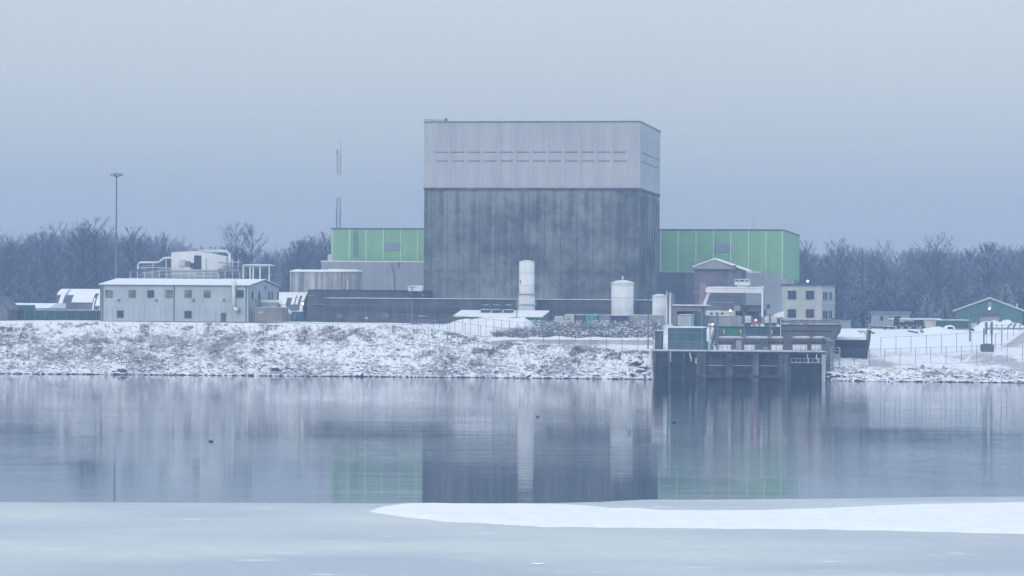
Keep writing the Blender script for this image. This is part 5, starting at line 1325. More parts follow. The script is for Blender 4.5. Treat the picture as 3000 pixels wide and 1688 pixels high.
# vehicles
c = P(2627, 962, 632)
t = thing('parked_truck', 'dark tall truck cab in front of the cream store', 'truck', (c.x, 632, c.z), -.1)
m = MB(); m.prism([(-.55, .5), (.55, .5), (.55, 2.2), (.4, 2.35), (-.4, 2.35), (-.55, 2.2)], 'y', 0, 2.2); m.box(-.5, .5, 2.2, 7, .7, 1.3); m.build('cab', m_black, t)
m = MB(); m.box(-.45, .45, -.02, .05, 1.4, 2.05); m.build('windscreen', m_glass, t)
for x in (-.55, .4):
    for y in (.6, 5.5): m = MB(); m.tube([(x, y, .42), (x + .16, y, .42)], .42, 12); m.build('wheel', m_black, t)
for (px, w, lab, mat_, hh) in ((2645, 1.5, 'low dark car between the truck cab and a taller jeep', m_trim, 1.35), (2667, 1.7, 'dark jeep, middle of the parked cars by the cream store', m_slate, 1.5), (2696, 1.9, 'dark rounded van, rightmost vehicle before the cream store', m_trim, 1.75)):
    c = P(px, 964, 628)
    t = thing('parked_car', lab, 'car', (c.x, 628, c.z), 0, 'vehicles before the cream store')
    W = w; m = MB(); m.prism([(-W / 2, .3), (W / 2, .3), (W / 2, .95), (W * .38, hh), (-W * .38, hh), (-W / 2, .95)], 'y', 1.0, 4.2); m.prism([(-W / 2, .3), (W / 2, .3), (W / 2, .9), (W * .45, 1.0), (-W * .45, 1.0), (-W / 2, .9)], 'y', 0, 1.0); m.build('body', m_black, t)
    m = MB(); m.prism([(-W * .42, 1.0), (W * .42, 1.0), (W * .34, hh - .1), (-W * .34, hh - .1)], 'y', .96, 1.02); m.build('windscreen', m_glass, t)
    for s_ in (-1, 1):
        m = MB(); m.box(s_ * W * .36 - .14, s_ * W * .36 + .14, -.03, .02, .6, .75); m.build('headlight', m_pale, t)
        for y in (.7, 3.4): m = MB(); m.tube([(s_ * (W / 2 - .2), y, .32), (s_ * (W / 2 + .01), y, .32)], .32, 12); m.build('wheel', m_black, t)
    m = MB(); m.box(-.2, .2, -.02, .02, .42, .55); m.build('number_plate', m_pale, t)
S = Site('flatbed_trailer', 'low dark flatbed trailer with snow under its deck left of the truck cab', 'trailer', 2587, 2618, 624, 965)
m = MB(); m.box(0, S.L, 0, 2.2, S.z(960), S.z(957.5)); m.box(0, .12, 0, 2.2, 0, S.z(960)); m.box(S.L - .12, S.L, 0, 2.2, 0, S.z(960)); m.build('bed', m_dark, S.root)
snowcap(None, 'snow_cap', S.root, 0, S.L, 0, 2.2, S.z(957.5), .15)
for x in (.5, S.L - .5): m = MB(); m.tube([(x, -.05, .3), (x, .15, .3)], .3, 12); m.build('wheel', m_black, S.root)
m = MB(); m.smooth = True
c = P(2783, 960, 622); t = thing('buried_car', 'small dark windscreen of a snow-buried car before the green container', 'car', (c.x, 622, c.z - .8))
m.blob((0, 1.5, .35), 1.1, (1.1, 1.9, .85), .1, 2); m.build('snow_cover', m_snow, t); m = MB(); m.prism([(-.6, .55), (.6, .55), (.45, .95), (-.5, .95)], 'y', -.45, -.3); m.build('windscreen', m_glass, t)

# green gabled shed
S = Site('green_gabled_shed', 'dark green gabled shed with snow edged roof and bright lamp over its door', 'shed', 2797, 2996, 645, 958)
L = S.L; xm = S.x(2899); zap = S.z(875, xm); zl_ = S.z(911, 0, px=2797); zr_ = S.z(911, L, px=2996)
mb = MB(); mb.prism([(0, -.5), (L, -.5), (L, zr_), (xm, zap), (0, zl_)], 'y', 0, 22); mb.build('wall', m_shedg, S.root)
mb = MB(); o = .45
mb.prism([(-o, zl_ - .18), (xm, zap), (xm, zap + .30), (-o, zl_ + .13)], 'y', -.5, 22.5); mb.prism([(L + o, zr_ - .18), (xm, zap), (xm, zap + .30), (L + o, zr_ + .13)], 'y', -.5, 22.5)
mb.build('snowy_roof', m_pale, S.root)
S.part('roller_door', m_grey, 2871, 2927, 926, 958, -.05, .03); S.part('door_canopy', m_slate, 2869, 2928, 916, 925.5, -.5, .0); S.part('gable_vent', m_louver, 2894, 2904, 884, 903, -.06, .02)
m = MB(); m.smooth = True; m.blob(S.pt(2898, 904.5, -.5), .22, (1, 1, 1), 0, 2); m.build('bulb', m_lamp, S.root)
m = MB(); m.tube([S.pt(2898, 902, -.5), S.pt(2898, 901, 0)], .06, 4); m.build('lamp_bracket', m_steel, S.root)
m = MB(); x, _, z = S.pt(2979, 900, 6); m.tube([(x, 6, z - .5), (x, 6, S.z(889, x, 6))], .17, 8); m.build('chimney', m_whitep, S.root)

# wooden guard beams, boulder block, sign posts on the right
S = Site('road_barrier', 'long dark guardrail on posts with leaning timbers in front of snow piles', 'barrier', 2888, 3040, 598, 968, a=math.radians(3))
m = MB(); m.box(0, S.L, 0, .3, S.z(966), S.z(960)); m.box(0, S.L, 0, .15, S.z(954), S.z(952.5)); m.build('rail', m_galv, S.root)
for px in (2889, 2905): m = MB(); x = S.x(px); m.box(x - .22, x + .22, -.1, .35, -.8, S.z(944)); m.build('post', m_steel, S.root)
m = MB()
for (a, b) in ((2950, 2963), (2968, 2976)): m.tube([S.pt(a, 962, .1), S.pt(b, 947, .1)], .14, 4)
for px in (2920, 2935, 2988, 3010): m.tube([S.pt(px, 962, .1), S.pt(px, 950, .1)], .07, 4)
m.build('brace', m_steel, S.root)
S = Site('boulder', 'big rough grey block at the foot of two posts on the right slope', 'boulder', 2875, 2912, 566, 1027, a=0)
m = MB(); h_ = S.z(1008); m.prism([(.15, -.3), (S.L - .1, -.3), (S.L + .05, h_ * .6), (S.L - .15, h_ - .05), (S.L * .5, h_ + .08), (.1, h_ - .04), (-.08, h_ * .5)], 'y', 0, 1.4); bo = m.build('stone', m_conc, S.root)
for (px, lab) in ((2882, 'grey post standing behind the big grey block, nearer the pole'), (2905, 'grey post standing behind the big grey block, its far side')):
    Y = 569; t = thing('gate_post', lab, 'post', (PX(px, 1010, Y), Y, PZ(px, 1018, Y)), 0, 'posts behind the grey block')
    h = PZ(px, 963, Y) - PZ(px, 1018, Y); m = MB(); m.tube([(0, 0, 0), (0, 0, h)], .13, 8); m.build('pole', m_steel, t); m = MB(); m.lathe([(.16, h), (.05, h + .1)], 0, 0, 8); m.build('cap', m_galv, t)
S = Site('ramp_wall', 'grey concrete ramp wall descending from the picture edge', 'wall', 2930, 3060, 574, 1025, a=math.radians(-8))
m = MB(); p = [S.pt(2930, 1030), S.pt(2945, 1012), S.pt(3000, 972), S.pt(3060, 930), S.pt(3060, 965), S.pt(3000, 1003), S.pt(2950, 1032)]
m.prism([(q[0], q[2]) for q in p], 'y', 0, .6); m.build('concrete', m_conc_l, S.root)
m = MB(); p2 = [(q[0], q[2]) for q in (S.pt(2945, 1012), S.pt(3000, 972), S.pt(3060, 930))]; m.prism(p2 + [(x, z + .35) for x, z in p2[::-1]], 'y', -.05, .8); m.build('snow_cap', m_snow, S.root)
# utility boxes near the shore
for (a, b, pt, pb, lab) in ((2698, 2708, 1070, 1087, 'grey utility box on the snowy shore shelf'), (2762, 2767, 1072, 1083, 'small dark stake beside a low block on the shore shelf'), (2694, 2696, 1076, 1086, 'thin stake left of the grey utility box'), (2722, 2723.5, 1076, 1082, 'tiny stake right of the grey utility box')):
    Y = 541; S4 = Site('utility_box' if b - a > 6 else 'marker_stake', lab, 'utility box' if b - a > 6 else 'stake', a, b, Y, pb, a=0)
    m = MB(); m.box(0, S4.L, 0, .4, -.4, S4.z(pt)); m.build('body', m_steel, S4.root)
    if b - a > 6:
        m = MB(); m.box(.06, S4.L - .06, -.03, 0, .1, S4.z(pt) - .1); m.build('door', m_galv, S4.root); snowcap(None, 'snow_cap', S4.root, 0, S4.L, 0, .4, S4.z(pt), .08)
S4 = Site('low_block', 'low dark block on the shore shelf beside the dark stake', 'block', 2768, 2776, 541, 1083, a=0)
m = MB(); m.blob((S4.L / 2, .2, .05), .35, (1, .8, .7), .2, 1); m.build('stone', m_steel, S4.root)

# ================================================================== FENCES
def fence(name, label, knots, hgt, gap_px, top=True, r=.04, wire=True, group=None, wires=3):
    """knots: (px, py_base, Y)"""
    p0 = P(*knots[0]); t = thing(name, label, 'fence', tuple(p0), 0, group)
    pts = []; a = knots[0][0]; b = knots[-1][0]; n = max(1, round((b - a) / gap_px))
    ky = [(k[0], k[1]) for k in knots]; kY = [(k[0], k[2]) for k in knots]
    for i in range(n + 1):
        px = a + (b - a) * i / n; pts.append(P(px, interp(ky, px), interp(kY, px)) - p0)
    me = None
    for i, q in enumerate(pts):
        if me is None:
            m = MB(); m.tube([(0, 0, -.6), (0, 0, hgt)], r, 6); o = m.build('post', m_steel, t); me = o
        else: o = me.copy(); scene.collection.objects.link(o); o.parent = t
        o.location = q
        if n > 99: break
    m = MB()
    for p, q in zip(pts, pts[1:]):
        m.tube([p + Vector((0, 0, .08)), q + Vector((0, 0, .08))], .02, 4)
    m.build('bottom_rail', m_steel, t)
    if top:
        m = MB()
        for p, q in zip(pts, pts[1:]): m.tube([p + Vector((0, 0, hgt - .08)), q + Vector((0, 0, hgt - .08))], .022, 4)
        m.build('top_rail', m_steel, t)
    if wire:
        m = MB(); w = .004
        for p, q in zip(pts, pts[1:]):
            d = q - p; ln = d.length; k = max(2, int(ln / .32)); hh = hgt - .15
            for s_ in (0, 1):
                for i in range(-int(hh / .32), k):
                    x0 = i * .32; x1 = x0 + hh; z0, z1 = 0.1, 0.1 + hh
                    if x0 < 0: z0 += -x0; x0 = 0
                    if x1 > ln: z1 -= (x1 - ln); x1 = ln
                    if z1 <= z0: continue
                    if s_: A, B = (x0, .1 + hh - (z0 - .1)), (x1, .1 + hh - (z1 - .1))
                    else: A, B = (x0, z0), (x1, z1)
                    a3 = p + d * (A[0] / ln) + Vector((0, 0, A[1])); b3 = p + d * (B[0] / ln) + Vector((0, 0, B[1]))
                    nn = len(m.v); m.v += [tuple(a3 + Vector((0, 0, w))), tuple(a3 - Vector((0, 0, w))), tuple(b3 - Vector((0, 0, w))), tuple(b3 + Vector((0, 0, w)))]; m.face([nn, nn + 1, nn + 2, nn + 3])
        m.build('mesh_panel', m_wire, t)
    return t
fence('chain_link_fence', 'chain-link fence running down from the bank crest to the intake', [(1040, 952, 578), (1180, 955, 574), (1300, 970, 567), (1350, 983, 565), (1500, 1003, 557), (1700, 1021, 549), (1914, 1031, 545)], 2.3, 46)
fence('chain_link_fence', 'taller chain-link fence in front of the big ploughed snow pile', [(1287, 972, 569), (1400, 985, 564), (1500, 996, 559), (1560, 1000, 557)], 3.3, 22, r=.035)
fence('chain_link_fence', 'tall fence among the snowy shrubs behind the retaining wall', [(1565, 1000, 557), (1700, 1000, 557), (1912, 1000, 557)], 2.6, 46, r=.035, wire=False)
fence('chain_link_fence', 'low sagging fence stepping down across the riprap slope', [(1210, 972, 562), (1264, 985, 560), (1353, 1012, 555), (1452, 1033, 551), (1590, 1065, 547), (1745, 1092, 541)], 1.5, 46, r=.03, wire=False)
fence('chain_link_fence', 'front shore fence on the right ending at the picture edge', [(2457, 1077, 544), (2600, 1072, 546), (2750, 1067, 548), (2840, 1064, 549), (2930, 1058, 551), (3040, 1050, 553)], 3.0, 46)
fence('chain_link_fence', 'upper fence across the foot of the smooth snow slope on the right', [(2580, 1044, 561), (2666, 1041, 562), (2750, 1037, 563), (2840, 1030, 565), (2935, 1020, 568)], 3.4, 42, wire=False)
fence('chain_link_fence', 'fence climbing behind the grey boulder towards the shed', [(2916, 1030, 572), (2960, 1004, 580), (2985, 990, 586), (3040, 975, 592)], 3.2, 17, wire=False)
fence('chain_link_fence', 'thin fence in front of the dark annex along the bank crest', [(742, 948, 584), (1030, 950, 583), (1235, 953, 582)], 3.6, 40, r=.03, wire=False)

# ================================================================== ROCKS, WEEDS, SHRUBS
def density(x, y):
    v = Vector((x * .12, y * .10, 0)); return .6 * mnoise.noise(v) + .8 * mnoise.noise(Vector((x * .42 + 9, y * .30, 2)))
def shore_y(x): return prof(px_of(x, 542))[0][0]
mb = MB()
cnt = 0
while cnt < 4600:
    px = rng.uniform(-60, 3060)
    if 1905 < px < 2440: continue
    pr = prof(px); t = rng.random()
    if px < 1250: t = t ** 2.6 * .8
    elif px < 1905: t = t ** (1.3) * 1.0
    else: t = t ** 1.6 * 1.1
    span = pr[3][0] - pr[0][0] if px < 1905 else 8
    Y = pr[0][0] + t * span - .3; x = (px - 1500) / F * Y
    if t > .25 and mnoise.noise(Vector((x * .2, Y * .2, 5))) < .02: continue
    s = .08 + .26 * rng.random() ** 2.5 + (.12 if 1800 < px < 1905 and t < .8 else 0) + (.10 if px > 2440 and t < .4 else 0)
    mb.blob((x, Y, gz(x, Y) + s * .1), s, (1.5, 1.1, .8), .3, 0); cnt += 1
tag(mb.build('riprap', m_rock), 'snow dusted riprap stones scattered over the river bank', None, kind='stuff')
mb = MB()
for i in range(1500):
    px = rng.uniform(-60, 3060)
    if 1912 < px < 2432: continue
    Y = prof(px)[0][0] + rng.uniform(-.5, .25); x = (px - 1500) / F * Y; mb.blob((x, Y, .02 + .05 * rng.random()), .16 + .2 * rng.random() ** 3, (2.2, 1, .7), .3, 0)
tag(mb.build('waterline_gravel', m_rockb), 'dark wet stones along the water line', None, kind='stuff')
# distinct boulders near the intake corner
big = [(1868, 1066, .95, 'angular snowy boulder, highest of the big ones left of the intake'), (1886, 1078, .8, 'snowy boulder leaning on the intake wall'), (1872, 1092, .9, 'large snowy boulder low beside the intake wall'), (1855, 1100, .7, 'dark fronted boulder at the water left of the intake'),
       (1893, 1101, .65, 'snow topped boulder touching the water at the intake corner'), (2432, 1104, 1.0, 'big pale boulder at the water right of the intake'), (2455, 1104, .8, 'dark fronted snowy boulder right of the pale one'), (2476, 1105, .6, 'smaller snowy boulder at the water right of the intake'), (2520, 1091, .5, 'dark boulder cluster stone above the right shore'), (2572, 1104, .65, 'dark bluish boulder at the right shore water line'),
       (360, 1088, .9, 'dark mound of rock at the water below the office'), (1000 - 190, 1086, 1.0, 'wide dark rock low on the bank below the beige store'), (1060, 1107, .95, 'flat dark rock at the water below the dark annex'), (1545, 1105, .8, 'snow capped dark rock at the water below the slim tank'), (1345, 1108, .5, 'small dark rock at the water, halfway to the intake'), (1745, 1103, .7, 'dark rock at the water line below the navy container')]
for i, (px, py, s, lab) in enumerate(big):
    pr = prof(px); u, v = uv(px, py); Y = pr[0][0]
    for _ in range(60):
        zz = H - v / F * Y
        if base_z(u / F * Y, Y) >= zz: break
        Y += .25
    m = MB(); m.blob((0, 0, 0), s, (1.25, .9, .7), .22, 1); o = m.build('boulder', m_rock, loc=(u / F * Y, Y, base_z(u / F * Y, Y) + s * .15)); o.rotation_euler = (0, 0, rng.random() * 6)
    tag(o, lab, 'boulder', 'large boulders along the water')
# dry weeds on the bank
wv, wf = [], []
def tuft(x, y, z, h, n, w=.035, lean=.5):
    for _ in range(n):
        a = rng.random() * 6.28; l = h * (.5 + .6 * rng.random()); dx, dy = math.cos(a) * lean * l * rng.random(), math.sin(a) * lean * l * rng.random()
        ox, oy = rng.gauss(0, .12), rng.gauss(0, .12); k = len(wv)
        wv.extend([(x + ox - w, y + oy, z - .05), (x + ox + w, y + oy, z - .05), (x + ox + dx + w * .6, y + oy + dy, z + l), (x + ox + dx - w * .6, y + oy + dy, z + l * .97)]); wf.append((k, k + 1, k + 2, k + 3))
cnt = 0
while cnt < 9000:
    px = rng.uniform(-60, 1900) if rng.random() < .92 else rng.uniform(2440, 3060)
    pr = prof(px); t = rng.random() ** .8; Y = pr[0][0] + .8 + t * (pr[3][0] - pr[0][0] - 1.5) if px < 1905 else pr[0][0] + 1 + t * 6
    x = (px - 1500) / F * Y; d = density(x, Y) - (.12 if px > 1500 else 0)
    if d < .12 and rng.random() > .22: continue
    tuft(x, Y, gz(x, Y), .16 + .26 * rng.random() + .25 * max(0, d), 5, .02, 1.0); cnt += 1
tag(np_mesh('dry_weeds', np.array(wv), np.array(wf), [m_weed]), 'dry brownish weeds poking through snow on the bank', None, kind='stuff')
# snowy brush behind the retaining wall
wv, wf = [], []
bb = MB()
for i in range(1500):
    px = rng.uniform(1446, 1935); t = rng.random()
    Y = 563 + t * 17
    if mnoise.noise(Vector((px * .012, Y * .12, 8))) < -.28: continue
    x = (px - 1500) / F * Y; z = gz(x, Y); h = .7 + .9 * rng.random(); 
    if px < 1500: h *= .7
    for _ in range(16):
        a = rng.random() * 6.28; l = h * (.5 + .7 * rng.random()); lean = .9 * rng.random(); k = len(wv); w = .035
        p1 = (x + math.cos(a) * lean * l * .5, Y + math.sin(a) * lean * l * .5, z + l * .6); p2 = (x + math.cos(a) * lean * l, Y + math.sin(a) * lean * l, z + l)
        wv.extend([(x - w, Y, z - .1), (x + w, Y, z - .1), (p1[0] + w, p1[1], p1[2]), (p1[0] - w, p1[1], p1[2])]); wf.append((k, k + 1, k + 2, k + 3))
        wv.extend([(p1[0], p1[1], p1[2] - w), (p1[0], p1[1], p1[2] + w), (p2[0], p2[1], p2[2] + w), (p2[0], p2[1], p2[2] - w)]); wf.append((k + 4, k + 5, k + 6, k + 7))
        q = (p2[0] + rng.gauss(0, .25), p2[1] + rng.gauss(0, .25), p2[2] - .1 * rng.random()); wv.extend([(p1[0], p1[1] - w, p1[2]), (p1[0], p1[1] + w, p1[2]), (q[0], q[1] + w, q[2]), (q[0], q[1] - w, q[2] + w)]); wf.append((k + 8, k + 9, k + 10, k + 11))
_v, _f = ICO[0]
quads = len(wf); sm_i = [0] * quads
for i in range(3200):
    px = rng.uniform(1446, 1935); Y = 562 + rng.random() * 19; x = (px - 1500) / F * Y
    keep = mnoise.noise(Vector((px * .012, Y * .12, 8)))
    zz = gz(x, Y) + (.1 + 1.5 * rng.random() if keep > -.28 else .15); r_ = .04 + .09 * rng.random(); k = len(wv)
    for p in _v: wv.append((x + p[0] * r_ * 1.9, Y + p[1] * r_, zz + p[2] * r_ * .7))
    for f in _f: wf.append((k + f[0], k + f[1], k + f[2], k + f[2])); sm_i.append(1)
bm_ = MB(); bm_.v = wv; bm_.f = [f if f[2] != f[3] else f[:3] for f in wf]; bm_.m = sm_i; bm_.sm = [False] * len(wf)
tag(bm_.build('snowy_brush', [m_shrub, m_snow]), 'mass of low snow-dusted brush between containers and retaining wall', None, kind='stuff')

def branchy(name, label, cat, px, py, Y, pts_list, mat, group=None):
    c = P(px, py, Y); m = MB()
    for pts, r in pts_list: m.tube(pts, r, 5, r * .35)
    o = m.build(name, mat, loc=tuple(c)); return tag(o, label, cat, group)
branchy('driftwood_log', 'dark forked driftwood lying on the snowy bank below the slim tank', 'log', 1590, 1053, 548, [([(-1.2, 0, .9), (-.7, 0, .1), (.2, 0, .05), (1.4, 0, .45), (2.0, 0, .55)], .13), ([(-.7, 0, .1), (-.2, .1, .7), (-.1, .2, 1.1)], .09), ([(.2, 0, .05), (.1, 0, -.4)], .08), ([(.9, 0, .3), (1.1, .3, .8)], .06)], m_rust)
branchy('driftwood_log', 'dark log tip lying at the water on the far left shore', 'log', 118, 1091, 547, [([(-.7, 0, -.1), (0, 0, .05), (.9, 0, .45)], .14), ([(-.2, 0, 0), (-.5, .2, .2)], .07)], m_rust)
pts = []
r2 = random.Random(3)
for k in range(14):
    a = r2.uniform(-1.2, 1.2); l = r2.uniform(.7, 1.6); pts.append(([(r2.gauss(0, .2), 0, -.2), (a * l * .5, r2.gauss(0, .3), l * .5), (a * l, r2.gauss(0, .4), l)], .03))
branchy('bare_shrub', 'leafless shrub growing from the right shore near the picture edge', 'shrub', 2885, 1105, 534, pts, m_barkd)
pts = [([(0, 0, -.3), (.05, 0, .1), (-.25, 0, .5), (-.55, 0, .9)], .03), ([(.05, 0, .1), (.15, 0, .5)], .025), ([(0, 0, 0), (-.4, 0, .35), (-.75, 0, .55)], .02), ([(.05, 0, .1), (.3, 0, .3)], .02)]
x, y = floor_pt(1844, 1268); branchy('floating_branch', 'bare twig sticking out of the water in midstream', 'branch', 1844, 1268, y, pts, m_barkd)
x, y = floor_pt(1872, 1268); branchy('floating_branch', 'thinner single twig standing in the water beside the bare one', 'branch', 1871, 1264, y, [([(0, 0, -.3), (.03, 0, .3), (-.05, 0, .7)], .022), ([(0, 0, 0), (-.2, 0, .15)], .018)], m_barkd)
def duck(lab, px, py, s, rz):
    x, y = floor_pt(px, py); t = thing('duck', lab, 'duck', (x, y, 0), rz)
    m = MB(); m.smooth = True
    m.tube([(-.30, 0, .10), (-.2, 0, .07), (0, 0, .07), (.17, 0, .08), (.22, 0, .16), (.24, 0, .24), (.29, 0, .27), (.36, 0, .26)], .001, 8)
    prof_r = [.02, .10, .125, .09, .05, .05, .055, .012]; k = 0
    for i, rr in enumerate(prof_r):
        cx_, _, cz_ = [(-.30, 0, .12), (-.2, 0, .07), (0, 0, .07), (.17, 0, .08), (.22, 0, .16), (.24, 0, .24), (.29, 0, .27), (.38, 0, .255)][i]
        for j in range(8):
            v = Vector(m.v[i * 8 + j]); c0 = Vector([(-.30, 0, .10), (-.2, 0, .07), (0, 0, .07), (.17, 0, .08), (.22, 0, .16), (.24, 0, .24), (.29, 0, .27), (.36, 0, .26)][i]); d = (v - c0).normalized()
            m.v[i * 8 + j] = tuple((Vector((cx_, 0, cz_)) + d * rr) * s)
    m.build('body', m_barkd, t)
duck('small dark duck swimming alone on the left half of the river', 618, 1294, .75, .1)
duck('dark duck nearest the big dark reflection of the intake', 1975, 1238, 1.0, 1.2)
duck('small duck on the water left of the floating twigs', 1575, 1221, .65, 3.1)

# ================================================================== TREES
def tree_geo(seed, hgt, spread, levels=3, droop=0.0, dense=1.0, upright=.5, w=.048):
    """returns trunk (v,f) and crown (v,f): tapered trunk and limbs, then fine twig ribbons"""
    r = random.Random(seed); T = MB(); V = []; Fq = []
    def ribbon(p, q, wd):
        a = r.random() * 3.14; k = len(V); o = Vector((math.cos(a) * wd, math.sin(a) * wd * .6, wd * .5 * (r.random() - .5)))
        V.extend([tuple(p - o), tuple(p + o), tuple(q + o * .35), tuple(q - o * .35)]); Fq.append((k, k + 1, k + 2, k + 3))
    top = Vector((r.gauss(0, hgt * .02), r.gauss(0, hgt * .02), hgt))
    tr = [Vector((0, 0, -.5))] + [Vector((r.gauss(0, hgt * .008), r.gauss(0, hgt * .008), hgt * t)) for t in (.15, .3, .45, .6, .75, .88)] + [top]
    T.tube(tr, hgt * .011, 6, .03)
    def at(t):
        z = hgt * t
        for a, b in zip(tr, tr[1:]):
            if a.z <= z <= b.z: return a.lerp(b, (z - a.z) / (b.z - a.z))
        return top
    n1 = int(22 * dense)
    for i in range(n1):
        t = .16 + .82 * (i + r.random()) / n1; p = at(min(t, .99)); a = i * 2.4 + r.gauss(0, .4)
        ln = spread * (1 - ((t - .55) / .62) ** 2) * r.uniform(.75, 1.15)
        ln = max(ln, .12 * spread)
        d = Vector((math.cos(a), math.sin(a), upright + .9 * t)).normalized()
        q = p + d * ln * .55; e = q + (d + Vector((0, 0, .35 - droop))).normalized() * ln * .5
        T.tube([p, q, e], hgt * .0028, 4, .02)
        for j in range(7):
            s = .2 + .8 * (j + r.random()) / 7; b = p.lerp(q, s / .55) if s < .55 else q.lerp(e, (s - .55) / .45)
            a2 = a + (-1) ** j * r.uniform(.3, 1.1); l2 = ln * r.uniform(.28, .5) * (1.15 - s * .5)
            d2 = Vector((math.cos(a2), math.sin(a2), upright + .5 - droop + r.gauss(0, .3))).normalized(); c = b + d2 * l2
            ribbon(b, c, w * 1.2)
            for k_ in range(6):
                u = .3 + .7 * (k_ + r.random()) / 6; b3 = b.lerp(c, u); d3 = (d2 + Vector((r.gauss(0, .6), r.gauss(0, .6), r.gauss(.15, .4)))).normalized(); l3 = l2 * r.uniform(.3, .6)
                c3 = b3 + d3 * l3; ribbon(b3, c3, w * .7)
                for _ in range(4):
                    d4 = (d3 + Vector((r.gauss(0, .7), r.gauss(0, .7), r.gauss(.1, .5)))).normalized(); b4 = b3.lerp(c3, r.uniform(.3, 1)); ribbon(b4, b4 + d4 * l3 * r.uniform(.4, .8), w * .5)
    return T, V, Fq
def conifer_geo(seed, hgt, spread):
    r = random.Random(seed); T = MB(); V = []; Fq = []
    T.tube([(0, 0, -.5), (0, 0, hgt * .5), (0, 0, hgt)], hgt * .014, 6, .03)
    n = int(hgt * 5.5)
    for i in range(n):
        t = .10 + .88 * i / n; a = i * 2.4 + r.gauss(0, .3); ln = spread * (1 - t) ** .75 * r.uniform(.75, 1.15) + .15
        p = Vector((0, 0, hgt * t)); e = p + Vector((math.cos(a) * ln, math.sin(a) * ln, -.22 * ln)); T.tube([p, e], .04, 3, .015)
        side = Vector((-math.sin(a), math.cos(a), 0))
        for j in range(7):
            s = .15 + .85 * j / 7; b = p.lerp(e, s)
            for sg in (-1, 1):
                q = b + side * sg * ln * .34 * (1.15 - s) + Vector((math.cos(a), math.sin(a), 0)) * ln * .2 + Vector((0, 0, -.12 * ln * r.random())); k = len(V); o = Vector((0, 0, .08 + .06 * r.random()))
                o2 = (e - p).normalized() * .10
                V.extend([tuple(b - o2), tuple(b + o2 + o * .3), tuple(q + o2 * .3), tuple(q - o2 * .3 - o * .6)]); Fq.append((k, k + 1, k + 2, k + 3))
    return T, V, Fq
VARS = [tree_geo(1, 20, 5.0), tree_geo(2, 20, 4.2, upright=.9), tree_geo(3, 20, 5.8, upright=.35), tree_geo(4, 20, 3.6, upright=1.1), tree_geo(7, 20, 5.4, dense=1.2, upright=.6), conifer_geo(5, 20, 4.2), conifer_geo(6, 20, 3.2)]
def tri(T, V, Fq, con):
    """one variant as numpy quads: trunk first, crown after"""
    tv = np.array(T.v); tf = np.array([f if len(f) == 4 else None for f in T.f if len(f) == 4]); cv = np.array(V); cf = np.array(Fq)
    v = np.concatenate([tv, cv]); f = np.concatenate([tf, cf + len(tv)]); mi = np.concatenate([np.zeros(len(tf)), np.full(len(cf), 1 if con else 0)])
    return v, f, mi
NPV = [tri(*g_, i >= 5) for i, g_ in enumerate(VARS)]
NPV += [tri(*tree_geo(30 + k, 20, 9, dense=.45, upright=.3, w=.12), False) for k in range(3)]
SKY = [(-500, 690), (0, 695), (110, 690), (180, 694), (240, 680), (330, 705), (380, 692), (470, 704), (530, 725), (620, 738), (650, 730), (770, 735), (830, 738), (860, 722), (900, 712), (965, 706), (1100, 715), (1240, 720), (1930, 730), (2340, 735), (2420, 742), (2520, 737), (2600, 742), (2680, 738), (2740, 732), (2800, 738), (2900, 728), (3000, 734), (3600, 730)]
av, af, am = [], [], []; off = 0
r3 = random.Random(21)
def add_tree(px, Y, hgt, vi, wide=1.0):
    global off
    x = (px - 1500) / F * Y; z = base_z(x, Y); s = hgt / 20.0; a = r3.random() * 6.28; v, f, mi = NPV[vi]
    c, s_ = math.cos(a), math.sin(a); w = s * wide
    q = np.stack([(v[:, 0] * c - v[:, 1] * s_) * w + x, (v[:, 0] * s_ + v[:, 1] * c) * w + Y, v[:, 2] * s + z], 1)
    av.append(q); af.append(f + off); am.append(mi); off += len(v)
for (row, (Y0, jit, step, drop)) in enumerate(((768, 8, 26, 62), (805, 12, 21, 40), (865, 16, 19, 20), (950, 20, 17, 7), (1060, 25, 16, 0))):
    for (a, b) in ((-260, 985), (2290, 3270)):
        px = a
        while px < b:
            p_ = px + r3.uniform(-8, 8); Y = Y0 + r3.uniform(-jit, jit); target = interp(SKY, p_) + drop + 30 * (mnoise.noise(Vector((p_ * .014, row * 5.3, 1))) + .15) + 14 * mnoise.noise(Vector((p_ * .06, row * 3.1, 4))) + r3.uniform(-5, 16)
            if row == 0 and 500 < p_ < 840: target += 20
            z0 = base_z((p_ - 1500) / F * Y, Y); h = PZ(p_, target, Y) - z0
            vi = r3.choice((0, 1, 2, 3, 4, 4, 1)) if r3.random() < (.9 if p_ < 1500 else .80) else r3.choice((5, 6))
            add_tree(p_, Y, max(6, h), vi, r3.uniform(.85, 1.25)); px += step
# snowy thicket at the foot of the woods
for i in range(420):
    p_ = r3.uniform(-200, 985) if r3.random() < .45 else r3.uniform(2440, 3250)
    Y = r3.uniform(745, 790); add_tree(p_, Y, r3.uniform(4.5, 10), r3.choice((7, 8, 9)), 1.3)
tag(np_mesh('woodland', np.concatenate(av), np.concatenate(af), [m_bark, m_needle], np.concatenate(am), smooth=False), 'hazy leafless winter woods behind the plant', None, kind='stuff')
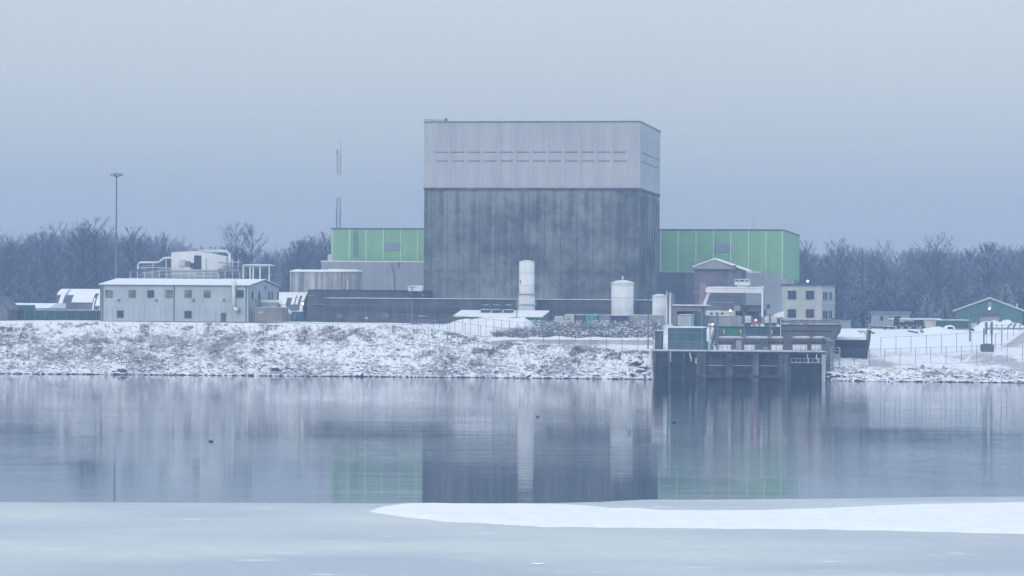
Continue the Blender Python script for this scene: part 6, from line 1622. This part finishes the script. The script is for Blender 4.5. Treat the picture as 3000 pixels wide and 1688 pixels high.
# individual trees one can tell apart
def one_tree(name, label, px, pt, Y, vi, wide=1.0, mat=None, group=None):
    x = PX(px, 940, Y); z = base_z(x, Y); h = PZ(px, pt, Y) - z; s = h / 20
    t = thing(name, label, 'tree', (x, Y, z), r3.random() * 6.28, group)
    T, V, Fq = VARS[vi]; key = ('t', vi)
    if key not in TM:
        o = T.build('trunk', m_barkd); TM[key] = o.data; bpy.data.objects.remove(o)
        o = np_mesh('crown', np.array(V), np.array(Fq), [m_needle if vi >= 5 else m_barkd], smooth=False); TM[('c', vi)] = o.data; bpy.data.objects.remove(o)
    for nm, k in (('trunk', 't'), ('crown', 'c')):
        o = bpy.data.objects.new(nm, TM[(k, vi)]); scene.collection.objects.link(o); o.parent = t; o.scale = (s * wide, s * wide, s)
TM = {}
one_tree('bare_tree', 'tallest bare tree on the left, dark and dense beside the floodlight mast', 278, 662, 745, 4, 1.3)
one_tree('bare_tree', 'dark bushy bare tree just left of the tallest one', 240, 680, 748, 0, 1.2)
one_tree('bare_tree', 'narrow tree whose pointed top stands alone right of the floodlight mast', 480, 690, 748, 3, .8)
one_tree('bare_tree', 'round topped bare tree right of the floodlight mast', 388, 684, 750, 1, 1.2)
one_tree('bare_tree', 'round crowned bare tree above the white pipe plant, first of two', 690, 676, 746, 4, 1.0)
one_tree('bare_tree', 'round crowned bare tree above the pipe canopy, second of two', 738, 682, 750, 0, 1.1)
one_tree('bare_tree', 'low spreading bare tree between the pipe canopy and round tanks', 868, 728, 750, 4, 1.3)
one_tree('bare_tree', 'slim dark tree touching the corner of the green hall', 952, 697, 756, 1, 1.1)
one_tree('bare_tree', 'tall bare tree right behind the end of the green hall', 2360, 722, 764, 1, 1.0)
one_tree('bare_tree', 'round dark bare tree over the grey low shed', 2452, 722, 758, 4, 1.0)
one_tree('pine_tree', 'pointed evergreen top above the far grey house', 2526, 728, 756, 6, 1.2)
one_tree('bare_tree', 'twin topped bare tree above the cream store', 2585, 726, 756, 0, 1.0)
one_tree('bare_tree', 'wide pale crowned bare tree, tallest on the right', 2742, 712, 760, 2, 1.2)
one_tree('bare_tree', 'tall narrow bare tree behind the gabled shed roof', 2895, 720, 758, 3, 1.5)
one_tree('snowy_pine', 'snow laden spreading evergreen left of the gabled shed', 2715, 856, 700, 5, 2.0)
one_tree('snowy_pine', 'snow laden evergreen whose boughs hang over the gabled shed roof', 2945, 822, 690, 5, 2.2)
one_tree('snowy_pine', 'smaller snow laden evergreen between cream store and gabled shed', 2768, 868, 695, 5, 2.1)

# ================================================================== HAZE
hz = MB(); hz.box(-520, 520, -120, 1500, -4, 64)
ho = hz.build('haze', []); ho['kind'] = 'stuff'; ho['label'] = 'thin cold snow haze over the river and plant'
hm = bpy.data.materials.new('haze_air'); hm.use_nodes = True; hn = hm.node_tree.nodes; hn.clear()
ho.data.materials.append(hm)
out = hn.new('ShaderNodeOutputMaterial'); pv = hn.new('ShaderNodeVolumePrincipled')
pv.inputs['Color'].default_value = (0.39, 0.61, 0.95, 1); pv.inputs['Density'].default_value = HAZE_DENSITY; pv.inputs['Anisotropy'].default_value = 0.0
hm.node_tree.links.new(pv.outputs[0], out.inputs['Volume'])
ho.data.validate()
